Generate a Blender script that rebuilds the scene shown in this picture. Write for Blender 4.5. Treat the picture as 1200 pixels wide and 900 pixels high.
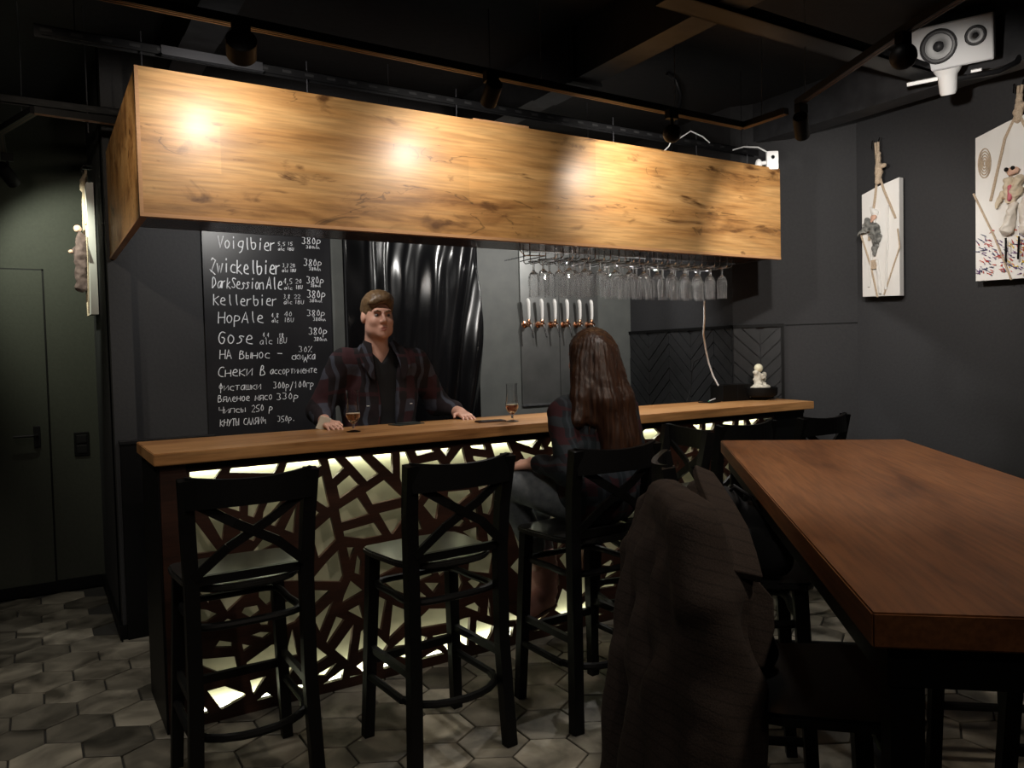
import bpy, bmesh, math, random
import numpy as np
from mathutils import Vector, Matrix, noise
for o in list(bpy.data.objects): bpy.data.objects.remove(o)
random.seed(7)
SC=bpy.context.scene; COL=SC.collection
# ------------------------------------------------------------ camera
CH=1.5
def cam_axes(yaw,pitch,roll):
    cy,sy=math.cos(yaw),math.sin(yaw)
    f0=Vector((-sy,cy,0)); r0=Vector((cy,sy,0)); up=Vector((0,0,1))
    f=f0*math.cos(pitch)+up*math.sin(pitch); u=r0.cross(f)
    return r0*math.cos(roll)+u*math.sin(roll), u*math.cos(roll)-r0*math.sin(roll), f
cr,cu,cf=cam_axes(math.radians(-31.8037),math.radians(-2.0592),math.radians(-1.4103))
cd=bpy.data.cameras.new('camera'); cd.sensor_width=36; cd.lens=902.0/1200*36; cd.clip_start=.05
cam=bpy.data.objects.new('camera',cd); COL.objects.link(cam)
cam.matrix_world=Matrix(((cr.x,cu.x,-cf.x,0),(cr.y,cu.y,-cf.y,0),(cr.z,cu.z,-cf.z,CH),(0,0,0,1)))
SC.camera=cam
# ------------------------------------------------------------ world, exposure, big lights
w=bpy.data.worlds.new('world'); SC.world=w; w.use_nodes=True
w.node_tree.nodes['Background'].inputs[0].default_value=(.8,.85,1,1)
w.node_tree.nodes['Background'].inputs[1].default_value=.009
SC.view_settings.view_transform='Standard'; SC.view_settings.look='None'
SC.view_settings.gamma=1; SC.view_settings.use_curve_mapping=False
SC.view_settings.exposure=0.0
WARM=(1,.86,.68); NEUT=(1,.94,.86); GREEN=(.96,1,.74)
def aim(o,loc,tgt):
    o.location=loc; d=Vector(tgt)-Vector(loc); o.rotation_euler=d.to_track_quat('-Z','Y').to_euler()
def spot(name,loc,tgt,power,angle,size=.03,col=NEUT,blend=.6):
    l=bpy.data.lights.new(name,'SPOT'); l.energy=power; l.spot_size=math.radians(angle); l.spot_blend=blend
    l.shadow_soft_size=size; l.color=col; o=bpy.data.objects.new(name,l); COL.objects.link(o); aim(o,loc,tgt); return o
def area(name,loc,tgt,power,sx,sy,col=NEUT):
    l=bpy.data.lights.new(name,'AREA'); l.shape='RECTANGLE'; l.size=sx; l.size_y=sy; l.energy=power; l.color=col
    o=bpy.data.objects.new(name,l); COL.objects.link(o); aim(o,loc,tgt); return o
# unseen fill spots, added to brighten table, stools, coat and floor
spot('added_fill_spot',(1.9,.2,3.1),(1.9,1.2,1.1),64,95,.08,(1,.84,.68))
spot('added_fill_spot',(.1,1.1,3.15),(1.3,2.9,.5),42,75,.08,(1,.9,.8))
spot('added_fill_spot',(.2,-1.5,3.1),(1.3,1.0,.9),22,70,.08,(1,.85,.72))
spot('added_fill_spot',(-.45,3.5,3.1),(-.15,4.2,0),46,80,.08,(1,.93,.82))
spot('added_fill_spot',(2.3,1.9,3.15),(2.8,2.0,0),62,80,.08,(1,.93,.86))
# ------------------------------------------------------------ materials
def mat(name,base=(.5,.5,.5),rough=.5,metal=0,emit=None,es=0,noise_=None,bump=0,nscale=30,spec=.5,coat=0,trans=0,ior=1.45,stretch=(1,1,1),coords='Object'):
    m=bpy.data.materials.new(name); m.use_nodes=True; nt=m.node_tree; b=nt.nodes['Principled BSDF']
    b.inputs['Base Color'].default_value=(*base,1); b.inputs['Roughness'].default_value=rough; b.inputs['Metallic'].default_value=metal
    b.inputs['Specular IOR Level'].default_value=spec; b.inputs['Coat Weight'].default_value=coat; b.inputs['Coat Roughness'].default_value=.34
    b.inputs['Transmission Weight'].default_value=trans; b.inputs['IOR'].default_value=ior
    if emit: b.inputs['Emission Color'].default_value=(*emit,1); b.inputs['Emission Strength'].default_value=es
    if noise_ or bump:
        tc=nt.nodes.new('ShaderNodeTexCoord'); mp=nt.nodes.new('ShaderNodeMapping'); mp.inputs['Scale'].default_value=stretch
        n=nt.nodes.new('ShaderNodeTexNoise'); n.inputs['Scale'].default_value=nscale; n.inputs['Detail'].default_value=6
        nt.links.new(tc.outputs[coords],mp.inputs[0]); nt.links.new(mp.outputs[0],n.inputs['Vector'])
        if noise_:
            r=nt.nodes.new('ShaderNodeValToRGB'); r.color_ramp.elements[0].position=.3; r.color_ramp.elements[1].position=.7
            r.color_ramp.elements[0].color=(*base,1); r.color_ramp.elements[1].color=(*noise_,1)
            nt.links.new(n.outputs['Fac'],r.inputs[0]); nt.links.new(r.outputs[0],b.inputs['Base Color'])
        if bump:
            bp=nt.nodes.new('ShaderNodeBump'); bp.inputs['Strength'].default_value=bump; bp.inputs['Distance'].default_value=.004
            nt.links.new(n.outputs['Fac'],bp.inputs['Height']); nt.links.new(bp.outputs[0],b.inputs['Normal'])
    return m
class NT:
    def __init__(s,m): s.t=m.node_tree; s.l=s.t.links
    def n(s,typ,**k):
        x=s.t.nodes.new(typ)
        for a,v in k.items():
            if a.startswith('i_'): x.inputs[int(a[2:])].default_value=v
            else: setattr(x,a,v)
        return x
    def math(s,op,a,b=None):
        x=s.n('ShaderNodeMath',operation=op)
        for i,v in enumerate((a,b)):
            if v is None: continue
            if isinstance(v,(int,float)): x.inputs[i].default_value=v
            else: s.l.new(v,x.inputs[i])
        return x.outputs[0]
    def mix(s,f,a,b,blend='MIX'):
        x=s.n('ShaderNodeMix',data_type='RGBA',blend_type=blend)
        for i,v in ((0,f),(6,a),(7,b)):
            if isinstance(v,(int,float)): x.inputs[i].default_value=v
            elif isinstance(v,tuple): x.inputs[i].default_value=(*v,1)
            else: s.l.new(v,x.inputs[i])
        return x.outputs[2]
def wood(name,dark,mid,light,rough=.3,coat=0,scale=1.0,knots=True,axis='X',bump=.15,planks=0):
    m=mat(name,mid,rough,coat=coat); N=NT(m); b=N.t.nodes['Principled BSDF']
    tc=N.n('ShaderNodeTexCoord'); st={'X':(.6,4,4),'Y':(4,.6,4)}[axis]
    mp=N.n('ShaderNodeMapping'); mp.inputs['Scale'].default_value=[v*scale for v in st]; N.l.new(tc.outputs['Object'],mp.inputs[0])
    wn=N.n('ShaderNodeTexNoise'); wn.inputs['Scale'].default_value=1.3; wn.inputs['Detail'].default_value=3; N.l.new(mp.outputs[0],wn.inputs['Vector'])
    ad=N.n('ShaderNodeMix',data_type='VECTOR'); ad.inputs[0].default_value=.22
    N.l.new(mp.outputs[0],ad.inputs[4]); N.l.new(wn.outputs['Color'],ad.inputs[5])
    g=N.n('ShaderNodeTexNoise'); g.inputs['Scale'].default_value=2.6; g.inputs['Detail'].default_value=9; g.inputs['Roughness'].default_value=.62; g.inputs['Distortion'].default_value=.5
    N.l.new(ad.outputs[1],g.inputs['Vector'])
    r=N.n('ShaderNodeValToRGB'); e=r.color_ramp.elements; e[0].position=.32; e[0].color=(*dark,1); e[1].position=.68; e[1].color=(*light,1)
    x=e.new(.46); x.color=(*mid,1); N.l.new(g.outputs['Fac'],r.inputs[0]); c=r.outputs[0]
    # fine pores
    mp2=N.n('ShaderNodeMapping'); mp2.inputs['Scale'].default_value=[v*scale for v in ({'X':(6,110,110),'Y':(110,6,110)}[axis])]; N.l.new(tc.outputs['Object'],mp2.inputs[0])
    f=N.n('ShaderNodeTexNoise'); f.inputs['Scale'].default_value=1; f.inputs['Detail'].default_value=3; N.l.new(mp2.outputs[0],f.inputs['Vector'])
    fr=N.n('ShaderNodeMapRange'); fr.inputs[1].default_value=.35; fr.inputs[2].default_value=.6; fr.inputs[3].default_value=.72; fr.inputs[4].default_value=1; N.l.new(f.outputs['Fac'],fr.inputs[0])
    c=N.mix(1.0,c,fr.outputs[0],'MULTIPLY')
    if knots:
        mk=N.n('ShaderNodeMapping'); mk.inputs['Scale'].default_value=[v*scale for v in ({'X':(1.5,5,5),'Y':(5,1.5,5)}[axis])]; N.l.new(tc.outputs['Object'],mk.inputs[0])
        k=N.n('ShaderNodeTexNoise'); k.inputs['Scale'].default_value=2.2; k.inputs['Detail'].default_value=5; k.inputs['Distortion'].default_value=1.4; N.l.new(mk.outputs[0],k.inputs['Vector'])
        kr=N.n('ShaderNodeMapRange'); kr.inputs[1].default_value=.31; kr.inputs[2].default_value=.40; kr.inputs[3].default_value=.0; kr.inputs[4].default_value=1; N.l.new(k.outputs['Fac'],kr.inputs[0])
        c=N.mix(kr.outputs[0],tuple(v*.55 for v in dark),c)
        ck=N.n('ShaderNodeTexNoise'); ck.inputs['Scale'].default_value=1.6; ck.inputs['Detail'].default_value=4; ck.inputs['Distortion'].default_value=.9; N.l.new(mk.outputs[0],ck.inputs['Vector'])
        ca=N.math('ABSOLUTE',N.math('SUBTRACT',ck.outputs['Fac'],.47)); cm=N.n('ShaderNodeMapRange'); cm.inputs[1].default_value=.0; cm.inputs[2].default_value=.010; cm.inputs[3].default_value=.45; cm.inputs[4].default_value=1; N.l.new(ca,cm.inputs[0])
        gt=N.math('MAXIMUM',cm.outputs[0],N.math('GREATER_THAN',g.outputs['Fac'],.47)); c=N.mix(1.0,c,gt,'MULTIPLY')
    if planks:
        sp=N.n('ShaderNodeSeparateXYZ'); N.l.new(tc.outputs['Object'],sp.inputs[0])
        row=N.math('FLOOR',N.math('DIVIDE',sp.outputs[2],planks)); off=N.math('MULTIPLY',row,.37)
        cx=N.math('FLOOR',N.math('DIVIDE',N.math('ADD',sp.outputs[0],off),1.15))
        cb=N.n('ShaderNodeCombineXYZ'); N.l.new(row,cb.inputs[0]); N.l.new(cx,cb.inputs[1])
        wh=N.n('ShaderNodeTexWhiteNoise'); N.l.new(cb.outputs[0],wh.inputs['Vector'])
        pr=N.n('ShaderNodeMapRange'); pr.inputs[3].default_value=.86; pr.inputs[4].default_value=1.05; N.l.new(wh.outputs['Value'],pr.inputs[0])
        c=N.mix(1.0,c,pr.outputs[0],'MULTIPLY')
    N.l.new(c,b.inputs['Base Color'])
    bp=N.n('ShaderNodeBump'); bp.inputs['Strength'].default_value=bump; bp.inputs['Distance'].default_value=.002
    N.l.new(f.outputs['Fac'],bp.inputs['Height']); N.l.new(bp.outputs[0],b.inputs['Normal'])
    return m
M={}
M['wall']=mat('black_wall_paint',(.024,.024,.0265),.75,noise_=(.030,.030,.032),bump=.25,nscale=60)
M['wall_green']=mat('dark_olive_wall_paint',(.030,.033,.024),.7,noise_=(.036,.039,.029),bump=.2,nscale=60)
M['ceiling']=mat('black_ceiling_paint',(.009,.009,.010),.7,noise_=(.014,.014,.015),bump=.4,nscale=25)
M['beam']=mat('painted_beam',(.020,.020,.022),.5,noise_=(.036,.036,.039),bump=.4,nscale=12)
M['black']=mat('black_lacquer',(.0035,.0035,.0036),.5,spec=.22)
M['blackm']=mat('black_metal',(.010,.010,.011),.42,metal=.3)
M['seat']=mat('black_stool_seat',(.012,.012,.012),.28,noise_=(.02,.02,.019),nscale=4)
M['chev']=mat('black_slab',(.017,.018,.019),.42,noise_=(.025,.025,.027),nscale=18,bump=.2)
M['lit_grey']=mat('black_paint_lit_grey',(.10,.105,.10),.5,noise_=(.125,.13,.122),bump=.15,nscale=9)  # black wall paint lightened to grey, strong lamp light put into the colour
M['steel']=mat('brushed_steel_sheet',(.15,.155,.15),.42,metal=.75,noise_=(.21,.21,.205),nscale=6,bump=.1)
M['galv']=mat('galvanised_steel',(.35,.36,.38),.35,metal=.9,noise_=(.5,.5,.52),nscale=30)
M['galvd']=mat('dull_zinc',(.10,.10,.11),.4,metal=.8)
M['canopy']=wood('golden_oak_laminate',(.20,.082,.022),(.47,.235,.075),(.66,.385,.15),.5,coat=.35,scale=.75,bump=.3,planks=.19)
M['cedge']=mat('oak_edge_band',(.42,.22,.10),.4,noise_=(.5,.27,.13),nscale=20,stretch=(1,10,10))
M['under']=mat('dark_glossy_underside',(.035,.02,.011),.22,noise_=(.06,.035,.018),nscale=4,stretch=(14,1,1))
M['top']=wood('bar_top_oak',(.24,.10,.034),(.44,.21,.075),(.58,.31,.125),.36,scale=.9,knots=False)
M['table']=wood('brown_oak_table',(.13,.048,.016),(.225,.088,.030),(.31,.13,.048),.5,scale=.8,knots=False,axis='Y',bump=.1)
M['lattice']=wood('dark_red_brown_lattice',(.022,.0075,.004),(.036,.012,.006),(.052,.018,.009),.5,scale=1.4,knots=False,bump=.1)
M['glow']=mat('pale_back_board',(.60,.58,.42),.6,noise_=(.47,.455,.33),nscale=7)
M['led']=mat('led_strip_light',(1,1,.9),.5,emit=(1,1,.80),es=9)
M['board']=mat('chalkboard',(.010,.010,.012),.38,noise_=(.020,.020,.023),nscale=3)
M['chalk']=mat('white_chalk',(.95,.96,1),.9,noise_=(.8,.82,.86),nscale=90)
M['plastic']=mat('black_plastic_sheet',(.0035,.0035,.004),.20,spec=.42)
M['hood']=mat('hood_inside',(.01,.01,.01),.6)
M['white']=mat('white_plastic',(.8,.8,.8),.35)
M['ivory']=mat('glazed_white_handle',(.85,.83,.8),.25,coat=.5)
M['bronze']=mat('dull_bronze_strip',(.20,.10,.055),.45,metal=.8)
M['copper']=mat('copper',(.75,.38,.22),.22,metal=1)
M['chrome']=mat('chrome',(.75,.75,.76),.12,metal=1)
M['glass']=mat('clear_glass',(1,1,1),.02,trans=1,ior=1.45)
M['glassh']=mat('hanging_glass',(1,1,1),.03,trans=.96,ior=1.5)
M['beer']=mat('amber_beer',(.75,.28,.05),.05,trans=.8,ior=1.33)
M['beerred']=mat('red_beer',(.45,.05,.015),.05,trans=.8,ior=1.33)
M['foam']=mat('beer_foam',(.75,.62,.45),.8)
M['screen']=mat('phone_glass',(.008,.009,.011),.08)
M['slate']=mat('slate_dark',(.02,.024,.022),.5,noise_=(.03,.036,.032),nscale=40)
M['stone']=mat('pale_stone',(.5,.46,.38),.8,noise_=(.72,.68,.58),nscale=40,bump=.5)
M['orb']=mat('cream_orb',(.78,.74,.55),.4)
M['rope']=mat('hemp_rope',(.42,.32,.22),.9,noise_=(.62,.5,.38),nscale=160,bump=.6)
M['canvas']=mat('white_plaster_board',(.78,.76,.73),.8,noise_=(.86,.85,.83),nscale=9,bump=.5,stretch=(1,1,.3))
M['ash']=mat('charred_cloth',(.05,.052,.05),.8,noise_=(.30,.30,.28),nscale=28,bump=.6)
M['pcloth']=mat('brown_cloth',(.055,.035,.033),.85,noise_=(.12,.08,.075),nscale=30,bump=.5)
M['skinart']=mat('modelled_clay_skin',(.62,.36,.26),.6,noise_=(.75,.5,.38),nscale=25)
M['cream']=mat('cream_cloth',(.6,.48,.34),.85,noise_=(.78,.68,.52),nscale=30,bump=.5)
M['silk']=mat('off_white_silk',(.78,.72,.64),.35)
M['pink']=mat('pink_paint',(.62,.16,.2),.5)
M['purple']=mat('purple_paint',(.12,.05,.18),.5); M['yellow']=mat('yellow_paint',(.8,.55,.05),.5); M['navy']=mat('navy_paint',(.03,.04,.12),.5); M['redp']=mat('red_paint',(.5,.05,.03),.5)
M['spk']=mat('silver_speaker',(.42,.42,.43),.4); M['cone']=mat('speaker_cone',(.02,.02,.022),.35); M['ring']=mat('speaker_ring',(.10,.10,.105),.3,metal=.5)
M['skin']=mat('skin',(.62,.34,.25),.5,noise_=(.68,.39,.29),nscale=12); M['lip']=mat('lips',(.45,.16,.13),.45)
M['hair_m']=mat('brown_hair',(.085,.048,.022),.45,noise_=(.19,.12,.06),nscale=14,bump=.8,stretch=(5,1,5))
M['hair_f']=mat('long_brown_hair',(.014,.0055,.003),.42,noise_=(.055,.022,.010),nscale=9,bump=1.0,stretch=(9,9,.8))
M['eye']=mat('eye',(.02,.014,.01),.3); M['eyew']=mat('eye_white',(.26,.23,.21),.5)
M['tee']=mat('black_tshirt',(.008,.008,.009),.9)
M['jeans']=mat('grey_blue_jeans',(.11,.125,.14),.85,noise_=(.17,.19,.205),nscale=40,bump=.3)
M['boot']=mat('pink_suede',(.62,.32,.27),.85,noise_=(.74,.42,.36),nscale=25,bump=.3)
M['sole']=mat('boot_sole',(.25,.13,.10),.7)
M['paper']=mat('paper',(.7,.72,.62),.8)
M['grout']=mat('floor_grout',(.035,.034,.03),.9,noise_=(.05,.048,.043),nscale=50)
def tile_mat():
    m=mat('stone_hex_tile',(.2,.2,.18),.5); N=NT(m); b=N.t.nodes['Principled BSDF']
    geo=N.n('ShaderNodeNewGeometry'); oi=N.n('ShaderNodeObjectInfo')
    sc=N.math('MULTIPLY',oi.outputs['Random'],40.0); cb=N.n('ShaderNodeCombineXYZ'); N.l.new(sc,cb.inputs[2])
    va=N.n('ShaderNodeVectorMath',operation='ADD'); N.l.new(geo.outputs['Position'],va.inputs[0]); N.l.new(cb.outputs[0],va.inputs[1])
    n=N.n('ShaderNodeTexNoise'); n.inputs['Scale'].default_value=5; n.inputs['Detail'].default_value=7; n.inputs['Distortion'].default_value=.6; N.l.new(va.outputs[0],n.inputs['Vector'])
    r=N.n('ShaderNodeValToRGB'); e=r.color_ramp.elements; e[0].position=.33; e[0].color=(.075,.068,.052,1); e[1].position=.68; e[1].color=(.40,.365,.29,1)
    N.l.new(n.outputs['Fac'],r.inputs[0])
    mr=N.n('ShaderNodeMapRange'); mr.inputs[3].default_value=.45; mr.inputs[4].default_value=1.3; N.l.new(oi.outputs['Random'],mr.inputs[0])
    c=N.mix(1.0,r.outputs[0],mr.outputs[0],'MULTIPLY'); N.l.new(c,b.inputs['Base Color'])
    bp=N.n('ShaderNodeBump'); bp.inputs['Strength'].default_value=.2; bp.inputs['Distance'].default_value=.004; N.l.new(n.outputs['Fac'],bp.inputs['Height']); N.l.new(bp.outputs[0],b.inputs['Normal'])
    return m
M['tile']=tile_mat()
def plaid(name,base,c1,c2,c3,s=9.0,dim=1.0):
    m=mat(name,base,.9); N=NT(m); b=N.t.nodes['Principled BSDF']
    tc=N.n('ShaderNodeTexCoord'); sp=N.n('ShaderNodeSeparateXYZ'); wn=N.n('ShaderNodeTexNoise'); wn.inputs['Scale'].default_value=5; N.l.new(tc.outputs['Object'],wn.inputs['Vector']); vm=N.n('ShaderNodeVectorMath',operation='MULTIPLY_ADD'); vm.inputs[1].default_value=(.09,.09,.09); N.l.new(wn.outputs['Color'],vm.inputs[0]); N.l.new(tc.outputs['Object'],vm.inputs[2]); N.l.new(vm.outputs[0],sp.inputs[0])
    def band(o,sc,lo,hi,ph=0):
        f=N.math('FRACT',N.math('ADD',N.math('MULTIPLY',o,sc),ph)); return N.math('MULTIPLY',N.math('GREATER_THAN',f,lo),N.math('LESS_THAN',f,hi))
    X,Z=sp.outputs[0],sp.outputs[2]
    c=N.mix(N.math('MULTIPLY',band(X,s,0,.42),.75),base,c1)
    c=N.mix(N.math('MULTIPLY',band(Z,s*.8,.05,.4),.6),c,c2)
    c=N.mix(N.math('MULTIPLY',band(X,s,.60,.72),.7),c,c3)
    c=N.mix(N.math('MULTIPLY',band(Z,s*.8,.62,.72),.6),c,c1)
    c=N.mix(N.math('MULTIPLY',N.math('MULTIPLY',band(X,s,0,.42),band(Z,s*.8,.05,.4)),.7),c,c3)
    n=N.n('ShaderNodeTexNoise'); n.inputs['Scale'].default_value=40; N.l.new(tc.outputs['Object'],n.inputs['Vector'])
    c=N.mix(.35,c,n.outputs['Fac'],'MULTIPLY'); N.l.new(c,b.inputs['Base Color']); return m
M['plaid_m']=plaid('maroon_check_flannel',(.012,.008,.010),(.055,.014,.018),(.020,.010,.014),(.075,.085,.115),6.1)
M['plaid_f']=plaid('dark_navy_check_flannel',(.008,.009,.014),(.045,.006,.009),(.012,.024,.03),(.03,.04,.05),11)
def tweed():
    m=mat('brown_wool_coat',(.04,.027,.021),.95); N=NT(m); b=N.t.nodes['Principled BSDF']
    tc=N.n('ShaderNodeTexCoord'); w_=N.n('ShaderNodeTexWave'); w_.inputs['Scale'].default_value=14; w_.inputs['Distortion'].default_value=1.5
    mp=N.n('ShaderNodeMapping'); mp.inputs['Rotation'].default_value=(.2,1.25,.3); N.l.new(tc.outputs['Object'],mp.inputs[0]); N.l.new(mp.outputs[0],w_.inputs[0])
    n=N.n('ShaderNodeTexNoise'); n.inputs['Scale'].default_value=260; N.l.new(tc.outputs['Object'],n.inputs['Vector'])
    mr=N.n('ShaderNodeMapRange'); mr.inputs[1].default_value=0; mr.inputs[2].default_value=.12; mr.inputs[3].default_value=.65; mr.inputs[4].default_value=1; N.l.new(w_.outputs['Fac'],mr.inputs[0])
    c=N.mix(n.outputs['Fac'],(.015,.0105,.0085),(.052,.036,.028)); c=N.mix(1.0,c,mr.outputs[0],'MULTIPLY'); N.l.new(c,b.inputs['Base Color'])
    bp=N.n('ShaderNodeBump'); bp.inputs['Strength'].default_value=.5; bp.inputs['Distance'].default_value=.002; N.l.new(n.outputs['Fac'],bp.inputs['Height']); N.l.new(bp.outputs[0],b.inputs['Normal'])
    return m
M['coat']=tweed()
# ------------------------------------------------------------ mesh helpers
class MB:
    def __init__(s): s.v=[]; s.f=[]
    def add(s,vs,fs):
        o=len(s.v); s.v+= [tuple(v) for v in vs]; s.f+=[tuple(i+o for i in f) for f in fs]; return s
    def box(s,x0,x1,y0,y1,z0,z1,mtx=None,bev=0):
        if bev:
            bm=bmesh.new(); bmesh.ops.create_cube(bm,size=1)
            for v in bm.verts: v.co=Vector(((x0+x1)/2+v.co.x*(x1-x0),(y0+y1)/2+v.co.y*(y1-y0),(z0+z1)/2+v.co.z*(z1-z0)))
            bmesh.ops.bevel(bm,geom=bm.edges[:],offset=bev,segments=2,affect='EDGES',profile=.6)
            bm.verts.ensure_lookup_table(); vs=[mtx@v.co if mtx else v.co.copy() for v in bm.verts]; fs=[[l.index for l in f.verts] for f in bm.faces]; bm.free(); return s.add(vs,fs)
        vs=[Vector((x,y,z)) for x in(x0,x1) for y in(y0,y1) for z in(z0,z1)]
        if mtx: vs=[mtx@v for v in vs]
        return s.add(vs,[(0,1,3,2),(4,6,7,5),(0,4,5,1),(2,3,7,6),(0,2,6,4),(1,5,7,3)])
    def bar(s,a,b,wx,wy,up=(0,0,1),taper=1.0):
        a,b=Vector(a),Vector(b); d=(b-a).normalized(); u=Vector(up)
        if abs(d.dot(u))>.98: u=Vector((1,0,0))
        x=d.cross(u).normalized(); y=x.cross(d).normalized(); vs=[]
        for p,t in((a,1),(b,taper)):
            for i,j in((-1,-1),(1,-1),(1,1),(-1,1)): vs.append(p+x*i*wx/2*t+y*j*wy/2*t)
        return s.add(vs,[(3,2,1,0),(4,5,6,7),(0,1,5,4),(1,2,6,5),(2,3,7,6),(3,0,4,7)])
    def tube(s,pts,r,n=8,closed=False,cap=True,flat=1.0):
        pts=[Vector(p) for p in pts]; rs=r if isinstance(r,(list,tuple)) else [r]*len(pts); k=len(pts); vs=[]; prev=None
        for i,p in enumerate(pts):
            if closed: d=(pts[(i+1)%k]-pts[i-1])
            else: d=(pts[min(i+1,k-1)]-pts[max(i-1,0)])
            if d.length<1e-9: d=Vector((0,0,1))
            d.normalize()
            if prev is None:
                u=Vector((0,0,1)) if abs(d.z)<.9 else Vector((1,0,0)); x=d.cross(u).normalized()
            else: x=(prev-d*prev.dot(d)).normalized()
            prev=x; y=d.cross(x)
            for j in range(n):
                t=2*math.pi*j/n; vs.append(p+(x*math.cos(t)+y*math.sin(t)*flat)*rs[i])
        fs=[]
        for i in range(k if closed else k-1):
            for j in range(n): a=i*n+j; b=i*n+(j+1)%n; c=((i+1)%k)*n+(j+1)%n; e=((i+1)%k)*n+j; fs.append((a,b,c,e))
        if cap and not closed: fs.append(tuple(range(n-1,-1,-1))); fs.append(tuple(range((k-1)*n,k*n)))
        return s.add(vs,fs)
    def lathe(s,prof,n=20,mtx=None,c=(0,0,0)):
        vs=[];k=len(prof)
        for r,z in prof:
            for j in range(n):
                t=2*math.pi*j/n; v=Vector((c[0]+max(r,1e-5)*math.cos(t),c[1]+max(r,1e-5)*math.sin(t),c[2]+z)); vs.append(mtx@v if mtx else v)
        fs=[(i*n+j,i*n+(j+1)%n,(i+1)*n+(j+1)%n,(i+1)*n+j) for i in range(k-1) for j in range(n)]
        return s.add(vs,fs)
    def prism(s,poly,o,u,v,nrm,t0,t1):
        o,u,v,nrm=map(Vector,(o,u,v,nrm)); k=len(poly); vs=[o+u*a+v*b+nrm*t for t in(t0,t1) for a,b in poly]
        return s.add(vs,[tuple(range(k-1,-1,-1)),tuple(range(k,2*k))]+[(i,(i+1)%k,k+(i+1)%k,k+i) for i in range(k)])
    def ball(s,c,r,n=12,m=8,sc=(1,1,1)):
        vs=[];c=Vector(c)
        for i in range(m+1):
            p=math.pi*i/m
            for j in range(n):
                t=2*math.pi*j/n; vs.append(c+Vector((sc[0]*r*math.sin(p)*math.cos(t),sc[1]*r*math.sin(p)*math.sin(t),sc[2]*r*math.cos(p))))
        return s.add(vs,[(i*n+j,(i+1)*n+j,(i+1)*n+(j+1)%n,i*n+(j+1)%n) for i in range(m) for j in range(n)])
    def mesh(s,name,m,smooth=False):
        me=bpy.data.meshes.new(name); me.from_pydata([tuple(v) for v in s.v],[],s.f)
        bm=bmesh.new(); bm.from_mesh(me); bmesh.ops.remove_doubles(bm,verts=bm.verts,dist=1e-5); bmesh.ops.recalc_face_normals(bm,faces=bm.faces); bm.to_mesh(me); bm.free()
        if smooth:
            me.polygons.foreach_set('use_smooth',[True]*len(me.polygons))
            try: me.set_sharp_from_angle(angle=math.radians(40))
            except Exception: pass
        me.materials.append(m); return me
    def obj(s,name,m,parent=None,smooth=False,**k):
        return link(name,s.mesh(name,m,smooth),parent,**k)
def link(name,data,parent=None,label=None,cat=None,group=None,kind=None,loc=None,rot=None):
    o=bpy.data.objects.new(name,data); COL.objects.link(o); o.parent=parent
    if loc is not None: o.location=loc
    if rot is not None: o.rotation_euler=rot
    if label: o['label']=label
    if cat: o['category']=cat
    if group: o['group']=group
    if kind: o['kind']=kind
    return o
def thing(name,label,cat,loc=(0,0,0),rz=0,group=None): return link(name,None,None,label,cat,group,None,loc,(0,0,rz))
def struct(name,mb,m,parent=None):
    o=mb.obj(name,m,parent)
    if not parent: o['kind']='structure'
    return o
def copy_tree(o,parent=None):
    c=o.copy(); COL.objects.link(c); c.parent=parent
    for ch in list(o.children): copy_tree(ch,c)
    return c
# signed distance modelling -> one continuous skin (surface nets)
def L3(p,c): return np.sqrt((p[0]-c[0])**2+(p[1]-c[1])**2+(p[2]-c[2])**2)
def ell(c,r):
    def f(p):
        k0=np.sqrt(((p[0]-c[0])/r[0])**2+((p[1]-c[1])/r[1])**2+((p[2]-c[2])/r[2])**2)
        return (k0-1)*min(r)
    return f
def cap(a,b,r0,r1=None):
    r1=r0 if r1 is None else r1; a=np.array(a,float); b=np.array(b,float); ab=b-a; L=max(ab@ab,1e-9)
    def f(p):
        t=np.clip(((p[0]-a[0])*ab[0]+(p[1]-a[1])*ab[1]+(p[2]-a[2])*ab[2])/L,0,1)
        return np.sqrt((p[0]-a[0]-t*ab[0])**2+(p[1]-a[1]-t*ab[1])**2+(p[2]-a[2]-t*ab[2])**2)-(r0+(r1-r0)*t)
    return f
def smin(a,b,k):
    h=np.clip(.5+.5*(b-a)/k,0,1); return b+(a-b)*h-k*h*(1-h)
def smax(a,b,k): return -smin(-a,-b,k)
def union(fs,k=.02):
    def f(p):
        d=fs[0](p)
        for g in fs[1:]: d=smin(d,g(p),k)
        return d
    return f
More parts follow.
